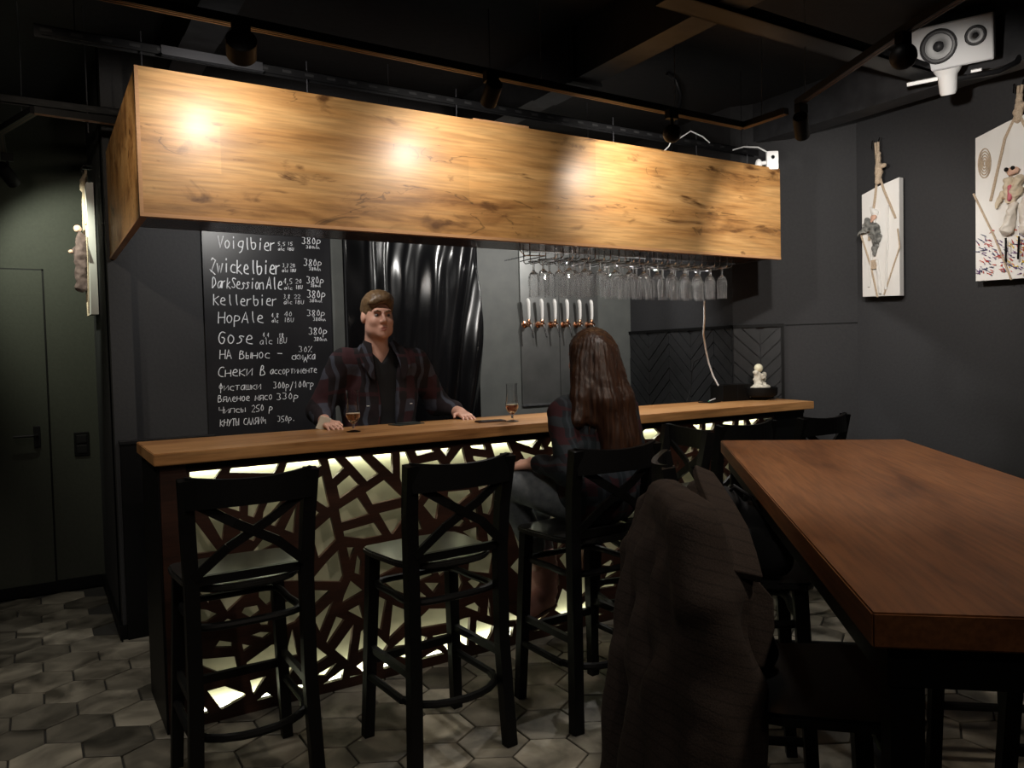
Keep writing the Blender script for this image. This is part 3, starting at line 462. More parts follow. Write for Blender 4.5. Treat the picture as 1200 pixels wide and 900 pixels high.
HOLES=[[(1.585, 0.284), (1.707, 0.262), (1.707, 0.188), (1.534, 0.197), (1.536, 0.25)], [(1.141, 0.641), (1.162, 0.516), (1.146, 0.493), (1.009, 0.52), (1.084, 0.594)], [(1.374, 0.937), (1.466, 0.842), (1.312, 0.828), (1.281, 0.888)], [(1.112, 0.798), (1.133, 0.688), (1.05, 0.618), (1.023, 0.735)], [(1.343, 0.783), (1.486, 0.799), (1.489, 0.765), (1.408, 0.674), (1.399, 0.679)], [(1.15, 0.826), (1.242, 0.87), (1.295, 0.784), (1.16, 0.763)], [(1.397, 0.339), (1.481, 0.29), (1.478, 0.25), (1.373, 0.178), (1.382, 0.237)], [(1.846, 0.173), (1.944, 0.124), (1.934, 0.091), (1.902, 0.045), (1.836, 0.051)], [(1.168, 0.723), (1.318, 0.743), (1.361, 0.675), (1.265, 0.673), (1.171, 0.698)], [(0.562, 0.274), (0.674, 0.258), (0.687, 0.193), (0.62, 0.195), (0.56, 0.235), (0.525, 0.262), (0.525, 0.281)], [(0.56, 0.138), (0.63, 0.141), (0.712, 0.087), (0.708, 0.075), (0.614, 0.045)], [(1.19, 1.058), (1.263, 1.058), (1.345, 0.968), (1.288, 0.94)], [(1.78, 0.2), (1.81, 0.198), (1.795, 0.055), (1.775, 0.063), (1.738, 0.102), (1.741, 0.193)], [(0.525, 0.915), (0.534, 0.861), (0.624, 0.714), (0.525, 0.719)], [(0.924, 1.058), (1.066, 1.058), (1.075, 1.032), (0.998, 1.002), (0.9, 1.002)], [(0.652, 1.005), (0.727, 0.999), (0.717, 0.871), (0.665, 0.896)], [(1.957, 1.058), (2.058, 1.058), (2.084, 1.004), (2.02, 0.99), (1.983, 0.97)], [(1.08, 0.987), (1.107, 0.845), (1.096, 0.841), (1.029, 0.894), (1.035, 0.964)], [(0.828, 0.274), (0.86, 0.271), (0.857, 0.201), (0.721, 0.206), (0.723, 0.22)], [(2.99, 1.058), (3.069, 1.058), (3.104, 1.028), (3.059, 0.998), (2.988, 1.003), (2.958, 1.039)], [(1.202, 0.287), (1.173, 0.122), (1.111, 0.188)], [(1.706, 0.842), (1.833, 0.839), (1.839, 0.819), (1.759, 0.771), (1.703, 0.82)], [(1.409, 0.471), (1.471, 0.446), (1.478, 0.369), (1.415, 0.405), (1.359, 0.455)], [(1.457, 1.058), (1.49, 1.058), (1.512, 1.002), (1.486, 0.94), (1.463, 0.906), (1.453, 0.936)], [(1.793, 1.058), (1.817, 0.955), (1.73, 0.956), (1.72, 0.983)], [(0.688, 1.058), (0.89, 1.058), (0.866, 1.019), (0.681, 1.041)], [(1.207, 0.977), (1.25, 0.926), (1.156, 0.874), (1.145, 0.933)], [(0.984, 0.486), (1.099, 0.462), (1.001, 0.392), (0.989, 0.42)], [(1.974, 0.811), (1.958, 0.735), (1.937, 0.699), (1.899, 0.712), (1.892, 0.759), (1.924, 0.794)], [(1.611, 0.834), (1.657, 0.799), (1.64, 0.717), (1.625, 0.721), (1.571, 0.791)], [(2.132, 1.005), (2.28, 0.958), (2.208, 0.921), (2.174, 0.934)], [(1.319, 0.398), (1.366, 0.367), (1.336, 0.232), (1.316, 0.248)], [(3.316, 1.056), (3.406, 0.981), (3.374, 0.961), (3.306, 0.97)], [(1.32, 1.058), (1.418, 1.058), (1.417, 0.96)], [(2.101, 0.291), (2.143, 0.286), (2.13, 0.166), (2.093, 0.179)], [(1.194, 0.491), (1.255, 0.431), (1.15, 0.392), (1.162, 0.43)], [(0.525, 1.058), (0.65, 1.058), (0.611, 1.005), (0.525, 1.03)], [(3.233, 1.058), (3.288, 1.058), (3.272, 0.969), (3.225, 0.976)], [(0.84, 0.906), (0.908, 0.905), (0.807, 0.802), (0.815, 0.856)], [(1.748, 0.718), (1.798, 0.683), (1.772, 0.66), (1.663, 0.679)], [(0.758, 0.981), (0.801, 0.891), (0.775, 0.838), (0.75, 0.849)], [(1.111, 0.414), (1.046, 0.28), (1.02, 0.349)], [(1.874, 0.899), (1.954, 0.891), (1.939, 0.848), (1.877, 0.83)], [(3.633, 1.058), (3.735, 1.058), (3.724, 1.015), (3.66, 1.016), (3.627, 1.041)], [(2.992, 0.856), (3.064, 0.85), (3.047, 0.827), (2.99, 0.749)], [(1.107, 1.058), (1.142, 1.058), (1.18, 1.011), (1.125, 0.968)], [(0.921, 0.325), (0.942, 0.2), (0.885, 0.2)], [(1.016, 0.229), (1.078, 0.165), (1.011, 0.138), (1.005, 0.204)], [(3.772, 1.058), (3.835, 1.058), (3.837, 1.027), (3.808, 1.0), (3.762, 1.012)], [(1.121, 0.339), (1.159, 0.317), (1.079, 0.221), (1.072, 0.234)], [(0.532, 0.489), (0.57, 0.478), (0.615, 0.45), (0.568, 0.427), (0.53, 0.432)], [(0.578, 0.895), (0.655, 0.832), (0.642, 0.758)], [(0.784, 0.525), (0.842, 0.522), (0.834, 0.458), (0.816, 0.45), (0.783, 0.493)], [(1.557, 0.996), (1.657, 1.004), (1.673, 0.984), (1.656, 0.961), (1.575, 0.976)], [(3.477, 1.058), (3.561, 1.058), (3.538, 1.015), (3.475, 1.02)], [(1.85, 1.006), (1.939, 0.988), (1.951, 0.961), (1.902, 0.953), (1.853, 0.989)], [(2.755, 0.225), (2.751, 0.183), (2.616, 0.194)], [(2.104, 1.058), (2.236, 1.058), (2.241, 1.055), (2.205, 1.019)], [(3.577, 0.974), (3.589, 0.941), (3.501, 0.919), (3.523, 0.965)], [(0.96, 0.872), (0.942, 0.746), (0.903, 0.767)], [(0.709, 0.438), (0.722, 0.458), (0.776, 0.458), (0.786, 0.429), (0.747, 0.407)], [(2.671, 0.13), (2.722, 0.107), (2.71, 0.058), (2.646, 0.115)], [(0.994, 0.683), (1.018, 0.592), (0.983, 0.559), (0.983, 0.666)], [(1.842, 0.392), (1.88, 0.355), (1.848, 0.326), (1.802, 0.38)], [(1.027, 0.853), (1.062, 0.818), (1.006, 0.774), (1.007, 0.846)], [(2.589, 0.381), (2.644, 0.37), (2.59, 0.296)], [(1.247, 0.255), (1.256, 0.221), (1.251, 0.16), (1.219, 0.151), (1.236, 0.246)], [(3.867, 1.058), (3.96, 1.058), (3.958, 1.052), (3.891, 1.012)], [(3.373, 1.058), (3.446, 1.058), (3.439, 0.997)], [(0.734, 0.14), (0.8, 0.142), (0.747, 0.073)], [(1.177, 0.354), (1.233, 0.373), (1.251, 0.3)], [(1.838, 0.267), (1.868, 0.233), (1.864, 0.21), (1.781, 0.256)], [(1.565, 0.415), (1.653, 0.399), (1.614, 0.357)], [(1.23, 0.608), (1.25, 0.57), (1.241, 0.508), (1.214, 0.523)], [(1.622, 0.075), (1.66, 0.045), (1.638, 0.045), (1.572, 0.045), (1.522, 0.045)], [(1.147, 0.092), (1.138, 0.045), (1.051, 0.045)], [(3.295, 0.859), (3.389, 0.875), (3.354, 0.835), (3.311, 0.839)], [(3.448, 0.781), (3.495, 0.879), (3.507, 0.865), (3.475, 0.785)], [(2.717, 0.342), (2.741, 0.325), (2.724, 0.302), (2.651, 0.32)], [(1.543, 0.736), (1.565, 0.674), (1.509, 0.674)], [(1.462, 0.178), (1.46, 0.129), (1.391, 0.136)], [(1.535, 1.058), (1.626, 1.058), (1.634, 1.046), (1.545, 1.034)], [(0.616, 0.339), (0.666, 0.32), (0.665, 0.299), (0.596, 0.313)], [(0.651, 0.425), (0.711, 0.387), (0.609, 0.4)], [(2.016, 0.413), (2.015, 0.347), (1.985, 0.352), (1.989, 0.394)], [(3.943, 1.013), (3.988, 1.019), (3.992, 0.987), (3.923, 0.992)], [(1.836, 1.058), (1.919, 1.058), (1.925, 1.031), (1.844, 1.047)], [(1.346, 0.078), (1.381, 0.078), (1.397, 0.059), (1.369, 0.045), (1.339, 0.045)], [(1.209, 0.089), (1.252, 0.111), (1.251, 0.045)], [(0.741, 0.333), (0.784, 0.34), (0.831, 0.327), (0.796, 0.308)], [(1.114, 0.127), (1.065, 0.079), (1.02, 0.092)], [(0.913, 0.857), (0.865, 0.787), (0.844, 0.795), (0.893, 0.853)], [(3.584, 0.903), (3.58, 0.846), (3.535, 0.881)], [(1.918, 0.278), (1.934, 0.173), (1.908, 0.186)], [(1.182, 0.646), (1.22, 0.641), (1.193, 0.583)], [(0.925, 0.155), (0.895, 0.111), (0.883, 0.127), (0.884, 0.158)], [(2.0, 0.636), (2.027, 0.624), (1.996, 0.554)], [(1.524, 0.381), (1.544, 0.374), (1.581, 0.339), (1.523, 0.35)], [(1.523, 0.885), (1.548, 0.871), (1.561, 0.84), (1.544, 0.816)], [(3.993, 1.058), (4.083, 1.058), (4.082, 1.044), (4.003, 1.046)], [(1.598, 0.147), (1.707, 0.143), (1.705, 0.134), (1.614, 0.134)], [(1.671, 1.058), (1.725, 1.058), (1.699, 1.02)], [(2.573, 0.066), (2.664, 0.045), (2.643, 0.045), (2.564, 0.045)], [(0.926, 0.071), (1.036, 0.045), (0.964, 0.045)], [(0.8, 0.071), (0.827, 0.045), (0.823, 0.045), (0.764, 0.045), (0.758, 0.045)], [(2.325, 0.294), (2.362, 0.287), (2.358, 0.261), (2.327, 0.269)], [(3.492, 0.745), (3.538, 0.817), (3.518, 0.749)], [(0.525, 0.384), (0.539, 0.373), (0.534, 0.305), (0.525, 0.304)], [(1.992, 0.512), (2.019, 0.492), (1.986, 0.452)], [(1.881, 0.675), (1.942, 0.656), (1.941, 0.628)], [(1.995, 0.307), (2.016, 0.303), (2.014, 0.224)], [(0.547, 0.074), (0.563, 0.045), (0.525, 0.051), (0.525, 0.073)], [(3.233, 0.858), (3.252, 0.832), (3.226, 0.797)], [(0.707, 0.304), (0.747, 0.286), (0.712, 0.271)], [(3.362, 0.803), (3.394, 0.843), (3.388, 0.8)], [(2.252, 1.005), (2.264, 1.038), (2.281, 1.003)], [(0.68, 0.759), (0.707, 0.736), (0.679, 0.729)], [(0.881, 0.732), (0.913, 0.715), (0.898, 0.7)], [(1.67, 0.343), (1.677, 0.319), (1.648, 0.326)], [(4.077, 0.956), (4.085, 0.935), (4.064, 0.917)], [(2.186, 0.045), (2.281, 0.05), (2.265, 0.045), (2.229, 0.045)], [(1.178, 0.051), (1.237, 0.045), (1.174, 0.045)], [(2.348, 0.048), (2.401, 0.045), (2.396, 0.045), (2.306, 0.045)], [(2.095, 0.047), (2.176, 0.045), (2.11, 0.045)], [(2.865, 0.803), (2.742, 0.907), (2.662, 0.842), (2.657, 0.721), (2.77, 0.726)], [(3.747, 0.702), (3.836, 0.808), (3.744, 0.866), (3.64, 0.775)], [(3.751, 0.637), (3.635, 0.745), (3.558, 0.704), (3.589, 0.617)], [(1.678, 0.381), (1.736, 0.303), (1.775, 0.374), (1.733, 0.488)], [(1.781, 0.635), (1.869, 0.564), (1.868, 0.648)], [(2.174, 0.667), (2.083, 0.575), (2.108, 0.492), (2.232, 0.517), (2.258, 0.591)], [(2.963, 0.249), (2.941, 0.119), (3.055, 0.05), (3.121, 0.169)], [(3.745, 0.2), (3.662, 0.093), (3.794, 0.046), (3.859, 0.068), (3.829, 0.193)], [(3.833, 0.754), (3.89, 0.647), (4.048, 0.752), (3.925, 0.826)], [(3.566, 0.306), (3.694, 0.371), (3.639, 0.501), (3.486, 0.437)], [(2.745, 0.627), (2.849, 0.545), (2.9, 0.713)], [(2.054, 0.41), (2.169, 0.296), (2.238, 0.431), (2.118, 0.463)], [(4.042, 0.308), (3.929, 0.296), (3.899, 0.166), (4.021, 0.161)], [(3.003, 0.489), (2.982, 0.348), (3.121, 0.389), (3.105, 0.49)], [(2.451, 0.465), (2.364, 0.406), (2.432, 0.306), (2.521, 0.327), (2.527, 0.436)], [(0.652, 0.455), (0.778, 0.552), (0.674, 0.665), (0.614, 0.537)], [(3.145, 0.667), (3.032, 0.729), (2.963, 0.728), (2.992, 0.604), (3.077, 0.597)], [(2.0, 0.806), (2.077, 0.722), (2.146, 0.825), (2.077, 0.918), (1.984, 0.94)], [(2.256, 0.407), (2.271, 0.312), (2.346, 0.345), (2.314, 0.471)], [(2.484, 0.772), (2.416, 0.64), (2.556, 0.663)], [(3.237, 0.487), (3.252, 0.587), (3.178, 0.651), (3.125, 0.541)], [(3.205, 0.048), (3.261, 0.154), (3.211, 0.251), (3.148, 0.173), (3.121, 0.115)], [(2.632, 0.789), (2.572, 0.875), (2.512, 0.779), (2.535, 0.744), (2.635, 0.673)], [(3.854, 0.411), (3.764, 0.468), (3.722, 0.366), (3.749, 0.309), (3.842, 0.317)], [(1.318, 0.595), (1.333, 0.484), (1.495, 0.538)], [(3.445, 0.501), (3.559, 0.617), (3.4, 0.677)], [(2.298, 0.905), (2.234, 0.802), (2.369, 0.805)], [(2.415, 0.071), (2.485, 0.155), (2.379, 0.239), (2.327, 0.131)], [(2.873, 0.914), (2.989, 0.887), (3.034, 0.945), (2.933, 1.015)], [(2.929, 0.219), (2.923, 0.31), (2.835, 0.339), (2.791, 0.208), (2.908, 0.1)], [(3.956, 0.842), (4.083, 0.867), (4.003, 0.951)], [(3.351, 0.046), (3.509, 0.056), (3.388, 0.21)], [(3.298, 0.652), (3.226, 0.77), (3.126, 0.787), (3.18, 0.681)], [(4.061, 0.584), (4.006, 0.686), (3.939, 0.643), (3.89, 0.565), (4.011, 0.474)], [(2.852, 0.934), (2.844, 1.018), (2.756, 0.997), (2.773, 0.917)], [(2.577, 1.041), (2.501, 1.049), (2.395, 1.005), (2.478, 0.878), (2.57, 0.943)], [(0.861, 0.712), (0.836, 0.767), (0.738, 0.664)], [(3.222, 0.465), (3.139, 0.459), (3.147, 0.385), (3.265, 0.371)], [(2.381, 0.679), (2.296, 0.738), (2.235, 0.651), (2.354, 0.552)], [(1.654, 0.652), (1.57, 0.645), (1.537, 0.586), (1.573, 0.519), (1.707, 0.526)], [(2.728, 0.37), (2.866, 0.437), (2.771, 0.54), (2.661, 0.448)], [(2.445, 0.514), (2.586, 0.448), (2.595, 0.568), (2.512, 0.626)], [(3.662, 0.14), (3.532, 0.239), (3.514, 0.095), (3.617, 0.047)], [(3.405, 0.554), (3.347, 0.62), (3.274, 0.536), (3.341, 0.411), (3.431, 0.437)], [(3.75, 0.233), (3.68, 0.324), (3.607, 0.297), (3.634, 0.197), (3.678, 0.161)], [(2.088, 0.649), (2.044, 0.715), (2.008, 0.758), (1.971, 0.701), (1.993, 0.662)], [(0.579, 0.503), (0.605, 0.59), (0.573, 0.688), (0.526, 0.594)], [(1.818, 0.512), (1.806, 0.431), (1.934, 0.395), (1.961, 0.501)], [(3.302, 0.225), (3.427, 0.316), (3.284, 0.347), (3.218, 0.303)], [(2.604, 1.012), (2.621, 0.918), (2.713, 0.921), (2.727, 0.99), (2.66, 1.055)], [(0.903, 0.639), (0.835, 0.549), (0.981, 0.525)], [(2.205, 0.073), (2.3, 0.134), (2.217, 0.227)], [(3.833, 0.62), (3.765, 0.495), (3.891, 0.496)], [(2.981, 0.579), (2.915, 0.67), (2.893, 0.583), (2.946, 0.482)], [(3.74, 0.933), (3.793, 0.866), (3.863, 0.814), (3.887, 0.919), (3.823, 0.974)], [(3.75, 0.529), (3.66, 0.596), (3.664, 0.509)], [(3.607, 0.855), (3.669, 0.837), (3.715, 0.927), (3.617, 0.934)], [(3.304, 0.697), (3.373, 0.677), (3.412, 0.764), (3.31, 0.796), (3.27, 0.751)], [(2.508, 0.167), (2.582, 0.209), (2.57, 0.273), (2.501, 0.291), (2.43, 0.244)], [(0.858, 0.334), (0.936, 0.35), (0.974, 0.386), (0.959, 0.451), (0.859, 0.447)], [(3.159, 0.974), (3.079, 0.978), (3.052, 0.926), (3.079, 0.872), (3.17, 0.908)], [(3.983, 0.045), (4.084, 0.097), (4.009, 0.133)], [(2.628, 0.465), (2.687, 0.509), (2.683, 0.61), (2.622, 0.563)], [(3.952, 0.388), (4.031, 0.337), (4.084, 0.36), (4.085, 0.44), (4.016, 0.448)], [(2.832, 0.049), (2.886, 0.081), (2.83, 0.134), (2.769, 0.156), (2.771, 0.047)], [(3.056, 0.233), (3.152, 0.224), (3.126, 0.362)], [(3.458, 0.3), (3.414, 0.225), (3.493, 0.14), (3.498, 0.218)], [(1.761, 0.486), (1.813, 0.54), (1.807, 0.577), (1.765, 0.612), (1.723, 0.557)], [(2.131, 0.116), (2.006, 0.197), (1.972, 0.138)], [(2.098, 0.696), (2.171, 0.694), (2.234, 0.714), (2.188, 0.826), (2.138, 0.764)], [(2.423, 0.909), (2.376, 0.985), (2.308, 0.963), (2.334, 0.902), (2.416, 0.821)], [(2.349, 0.444), (2.423, 0.498), (2.361, 0.527)], [(0.834, 0.673), (0.794, 0.654), (0.755, 0.618), (0.798, 0.571), (0.837, 0.597)], [(0.848, 0.992), (0.825, 0.995), (0.79, 0.975), (0.814, 0.927), (0.896, 0.955)], [(3.301, 0.046), (3.334, 0.101), (3.34, 0.13), (3.304, 0.196), (3.273, 0.119)], [(0.945, 0.093), (0.993, 0.095), (0.979, 0.192)], [(1.967, 0.578), (1.92, 0.611), (1.93, 0.53)], [(1.539, 0.522), (1.481, 0.502), (1.496, 0.454)], [(1.493, 0.05), (1.476, 0.106), (1.4, 0.098)], [(0.77, 0.736), (0.797, 0.776), (0.714, 0.842), (0.718, 0.764)], [(2.061, 0.096), (2.024, 0.101), (1.943, 0.057), (2.053, 0.049)], [(1.311, 0.217), (1.282, 0.179), (1.289, 0.058), (1.367, 0.15)], [(2.894, 0.367), (2.961, 0.406), (2.932, 0.46)], [(1.68, 0.449), (1.696, 0.477), (1.666, 0.495), (1.62, 0.493), (1.649, 0.43)], [(3.941, 0.483), (3.878, 0.39), (3.87, 0.317), (3.922, 0.323), (3.931, 0.371)], [(2.428, 0.612), (2.388, 0.566), (2.396, 0.544), (2.424, 0.535), (2.446, 0.571)], [(2.305, 0.169), (2.333, 0.241), (2.272, 0.283), (2.263, 0.215)], [(2.439, 0.747), (2.394, 0.787), (2.401, 0.698)], [(3.533, 0.69), (3.48, 0.718), (3.445, 0.755), (3.426, 0.696), (3.466, 0.682)], [(0.955, 0.288), (0.995, 0.244), (1.008, 0.295), (0.972, 0.346)], [(2.551, 0.156), (2.482, 0.108), (2.562, 0.092), (2.631, 0.165)], [(3.89, 0.291), (3.857, 0.293), (3.768, 0.284), (3.837, 0.219), (3.887, 0.24)], [(3.593, 0.752), (3.641, 0.818), (3.586, 0.816), (3.564, 0.801)], [(3.515, 0.306), (3.466, 0.418), (3.352, 0.363)], [(1.411, 0.645), (1.445, 0.582), (1.524, 0.618)], [(3.365, 0.898), (3.38, 0.934), (3.349, 0.935), (3.293, 0.885)], [(2.963, 0.845), (2.923, 0.873), (2.81, 0.883), (2.891, 0.808), (2.948, 0.751)], [(1.538, 0.908), (1.657, 0.836), (1.579, 0.945), (1.53, 0.976)], [(1.854, 0.677), (1.871, 0.703), (1.865, 0.759), (1.808, 0.708), (1.827, 0.672)], [(2.663, 0.233), (2.778, 0.264), (2.696, 0.281)], [(3.612, 0.96), (3.644, 0.958), (3.675, 0.988), (3.637, 0.997), (3.599, 0.99)], [(3.491, 0.47), (3.525, 0.484), (3.598, 0.534), (3.495, 0.512), (3.476, 0.492)], [(2.602, 0.255), (2.644, 0.252), (2.65, 0.291), (2.614, 0.278)], [(2.339, 1.057), (2.306, 1.018), (2.347, 1.005)], [(3.87, 0.153), (3.889, 0.07), (3.905, 0.046), (3.959, 0.071), (3.966, 0.135)], [(0.623, 0.895), (0.633, 0.932), (0.616, 0.978), (0.551, 0.993), (0.591, 0.917)], [(1.818, 0.867), (1.855, 0.921), (1.783, 0.927), (1.728, 0.928), (1.765, 0.87)], [(3.96, 0.927), (3.974, 0.962), (3.926, 0.964), (3.915, 0.924)], [(2.736, 0.699), (2.663, 0.695), (2.704, 0.626), (2.765, 0.671)], [(3.834, 0.691), (3.775, 0.651), (3.799, 0.613)], [(1.495, 0.125), (1.539, 0.079), (1.57, 0.145), (1.528, 0.168), (1.49, 0.152)], [(3.175, 0.994), (3.199, 1.001), (3.206, 1.057), (3.166, 1.055), (3.144, 1.002)], [(0.832, 0.415), (0.801, 0.408), (0.777, 0.392), (0.788, 0.367), (0.819, 0.36)], [(3.082, 0.571), (3.004, 0.567), (2.985, 0.51), (3.027, 0.517)], [(3.08, 0.825), (3.141, 0.812), (3.172, 0.88), (3.114, 0.854)], [(1.646, 0.107), (1.687, 0.05), (1.711, 0.088)], [(2.448, 0.842), (2.484, 0.803), (2.512, 0.835), (2.487, 0.853)], [(3.049, 0.308), (2.978, 0.322), (2.951, 0.31), (2.96, 0.276), (3.002, 0.26)], [(2.202, 0.892), (2.164, 0.851), (2.21, 0.843), (2.241, 0.865)], [(3.399, 0.901), (3.464, 0.88), (3.458, 0.977)], [(0.935, 0.915), (1.002, 0.91), (1.008, 0.973), (0.934, 0.974), (0.918, 0.939)], [(1.563, 0.495), (1.503, 0.421), (1.614, 0.443)]]
def lattice():
    cu=bpy.data.curves.new('lattice','CURVE'); cu.dimensions='2D'; cu.fill_mode='BOTH'; cu.extrude=.011; cu.resolution_u=1
    for P in [[(.505,.0),(4.10,.0),(4.10,1.072),(.505,1.072)]]+HOLES:
        s=cu.splines.new('POLY'); s.points.add(len(P)-1); s.use_cyclic_u=True
        for q,(a,b) in zip(s.points,P): q.co=(a-2.4,b,0,1)
    o=bpy.data.objects.new('tmp',cu); COL.objects.link(o); bpy.context.view_layer.update()
    me=bpy.data.meshes.new_from_object(o.evaluated_get(bpy.context.evaluated_depsgraph_get())); bpy.data.objects.remove(o)
    me.materials.clear(); me.materials.append(M['lattice']); me.name='lattice'
    return me
link('lattice_panel',lattice(),bar,loc=(0,3.381-3.6,0),rot=(PI/2,0,0))
bt=MB().prism([(0.385,3.31),(4.43,3.31),(4.54,3.71),(4.385,3.90),(.385,3.90)],(0,0,0),(1,0,0),(0,1,0),(0,0,1),1.10,1.15)
bt=MB(); 
def slab(poly,z0,z1,b=.003):
    bm=bmesh.new(); vs=[bm.verts.new((x,y,z0)) for x,y in poly]; f=bm.faces.new(vs); r=bmesh.ops.extrude_face_region(bm,geom=[f])
    for v in r['geom']:
        if isinstance(v,bmesh.types.BMVert): v.co.z=z1
    bmesh.ops.recalc_face_normals(bm,faces=bm.faces); bmesh.ops.bevel(bm,geom=bm.edges[:],offset=b,segments=2,affect='EDGES'); bm.verts.ensure_lookup_table()
    out=([v.co.copy() for v in bm.verts],[[l.index for l in f.verts] for f in bm.faces]); bm.free(); return out
vs,fs=slab([(0.385-2.4,3.31-3.6),(4.43-2.4,3.31-3.6),(4.53-2.4,3.71-3.6),(4.37-2.4,3.90-3.6),(.385-2.4,3.90-3.6)],0,.05)
MB().add(vs,fs).obj('worktop',M['top'],None,label='long thick oak bar top running the whole length of the bar',cat='counter top',loc=(2.4,3.6,1.10))
# ------------------------------------------------------------ canopy over the bar
cn=thing('canopy','big golden oak box canopy hanging above the bar','canopy',(2.2,3.4,2.08))
def cx(name,x0,x1,y0,y1,z0,z1,m,bev=0,**k): o=MB().box(x0-2.2,x1-2.2,y0-3.4,y1-3.4,z0-2.08,z1-2.08,bev=bev).obj(name,M[m],cn); [o.__setitem__(a,b) for a,b in k.items()]; return o
cx('front_panel',.385,4.10,3.30,3.325,2.092,2.655,'canopy')
cx('bottom_edge_band',.372,4.10,3.298,3.33,2.078,2.092,'cedge')
cx('corner_edge_band',.372,.386,3.298,3.33,2.092,2.655,'cedge')
cx('left_end_panel',.375,.40,3.33,4.79,2.09,2.655,'canopy')
cx('left_end_edge_band',.372,.40,3.33,4.79,2.078,2.09,'cedge')
cx('right_end_panel',4.085,4.10,3.325,3.88,2.09,2.655,'hood')
cx('bottom_board',.40,4.085,3.33,3.66,2.095,2.112,'under')
cx('inner_board',.40,4.085,3.66,3.672,2.095,2.50,'hood')
lo=MB().box(-.15,.17,-.02,.02,0,.012,bev=.002).obj('loose_board',M['cedge'],None,label='loose pale board strip lying on top of the canopy',cat='board',loc=(2.02,3.33,2.656),rot=(0,0,-.03))
# steel profiles holding the canopy
def profile(y,x0,x1,z,label):
    t=thing('steel_profile',label,'steel profile',((x0+x1)/2,y,z),0,None); L=(x1-x0)/2
    mb=MB().box(-L,L,-.02,.02,-.003,0).box(-L,L,-.02,-.017,-.035,0).box(-L,L,.017,.02,-.035,0); mb.obj('rail_body',M['blackm'],t)
    n=int(2*L/.1); sl_=MB()
    for i in range(n): sl_.box(-L+i*.1+.02,-L+i*.1+.06,-.0215,-.02,-.024,-.012)
    o=sl_.obj('slots',M['ceiling'],t); o['kind']='stuff'
    return t,L
t,L=profile(3.42,.05,4.02,2.785,'black perforated steel profile just above the canopy front edge')
MB().box(-L,L,-.006,.006,0,.004).obj('top_lip',M['blackm'],t)
for x in(-1.85,0,1.85): MB().tube([(x,0,0),(x,0,HC-2.785)],.002,6).obj('hanger_wire',M['blackm'],t)
for x in(-1.62,-.95,-.2,.8,1.45,1.9): MB().tube([(x,0,-.13),(x,0,.05)],.003,6).obj('threaded_rod',M['galvd'],t)
MB().box(-1.55,-1.15,-.028,-.021,-.04,.0).box(-1.55,-1.15,-.05,-.021,-.044,-.04).obj('splice_plate',M['galvd'],t)
t2,L=profile(4.35,-.45,4.0,2.785,'black perforated steel profile over the back of the canopy')
for x in(-1.5,.1,1.6): MB().tube([(x,0,-.13),(x,0,HC-2.785)],.003,6).obj('threaded_rod',M['galvd'],t2)
tr=thing('cable_tray','flat black cable tray crossing under the ceiling near the speaker','cable tray',(3.5,2.42,2.97))
MB().box(-1.2,.86,-.06,.06,0,.02,bev=.003).box(-1.2,.86,-.06,-.052,0,.05).box(-1.2,.86,.052,.06,0,.05).obj('tray',M['blackm'],tr)
for x in(-.8,.6): MB().tube([(x,0,.02),(x,0,.3)],.004,6).obj('rod',M['blackm'],tr)
# ------------------------------------------------------------ track rails, lamps, wires
def track(name,label,pts,z,rods):
    t=thing(name,label,'track rail',(pts[0][0],pts[0][1],z)); o=Vector((pts[0][0],pts[0][1],0))
    for a,b in zip(pts,pts[1:]):
        A=Vector((*a,.016))-o; B=Vector((*b,.016))-o; MB().bar(A,B,.036,.032).obj('rail',M['blackm'],t)
        dv=(B-A).normalized(); sd=Vector((-dv.y,dv.x,0))*.008
        for s in(-1,1): MB().bar(A+sd*s-Vector((0,0,.0165)),B+sd*s-Vector((0,0,.0165)),.003,.002).obj('conductor_strip',M['bronze'],t)
    for x,y in rods:
        MB().tube([Vector((x,y,.03))-o,Vector((x+.004,y,(HC-z)*.5))-o,Vector((x,y,HC-z))-o],.0022,6).obj('hanging_wire',M['galv'],t)
    return t
track('track_rail','long black lamp track running above and in front of the canopy',[(-.7,2.83),(3.285,2.88),(3.285,2.60)],2.69,[(1.95,2.84),(2.78,2.87),(3.28,2.75)])
track('track_rail','short black lamp track angling back above the high table',[(3.285,2.53),(2.94,1.8),(2.66,1.1)],2.71,[(3.25,2.46),(2.75,1.35)])
track('track_rail','short black lamp track in the dark upper left corner',[(.40,4.32),(.05,4.30),(-.10,4.75),(-.10,5.5)],2.70,[(.0,4.45)])
track('track_rail','added unseen black lamp track behind the photographer over the table',[(1.0,.2),(3.0,.2)],2.9,[(1.2,.2),(2.8,.2)])  # unseen track, added as a mount for the fill spots
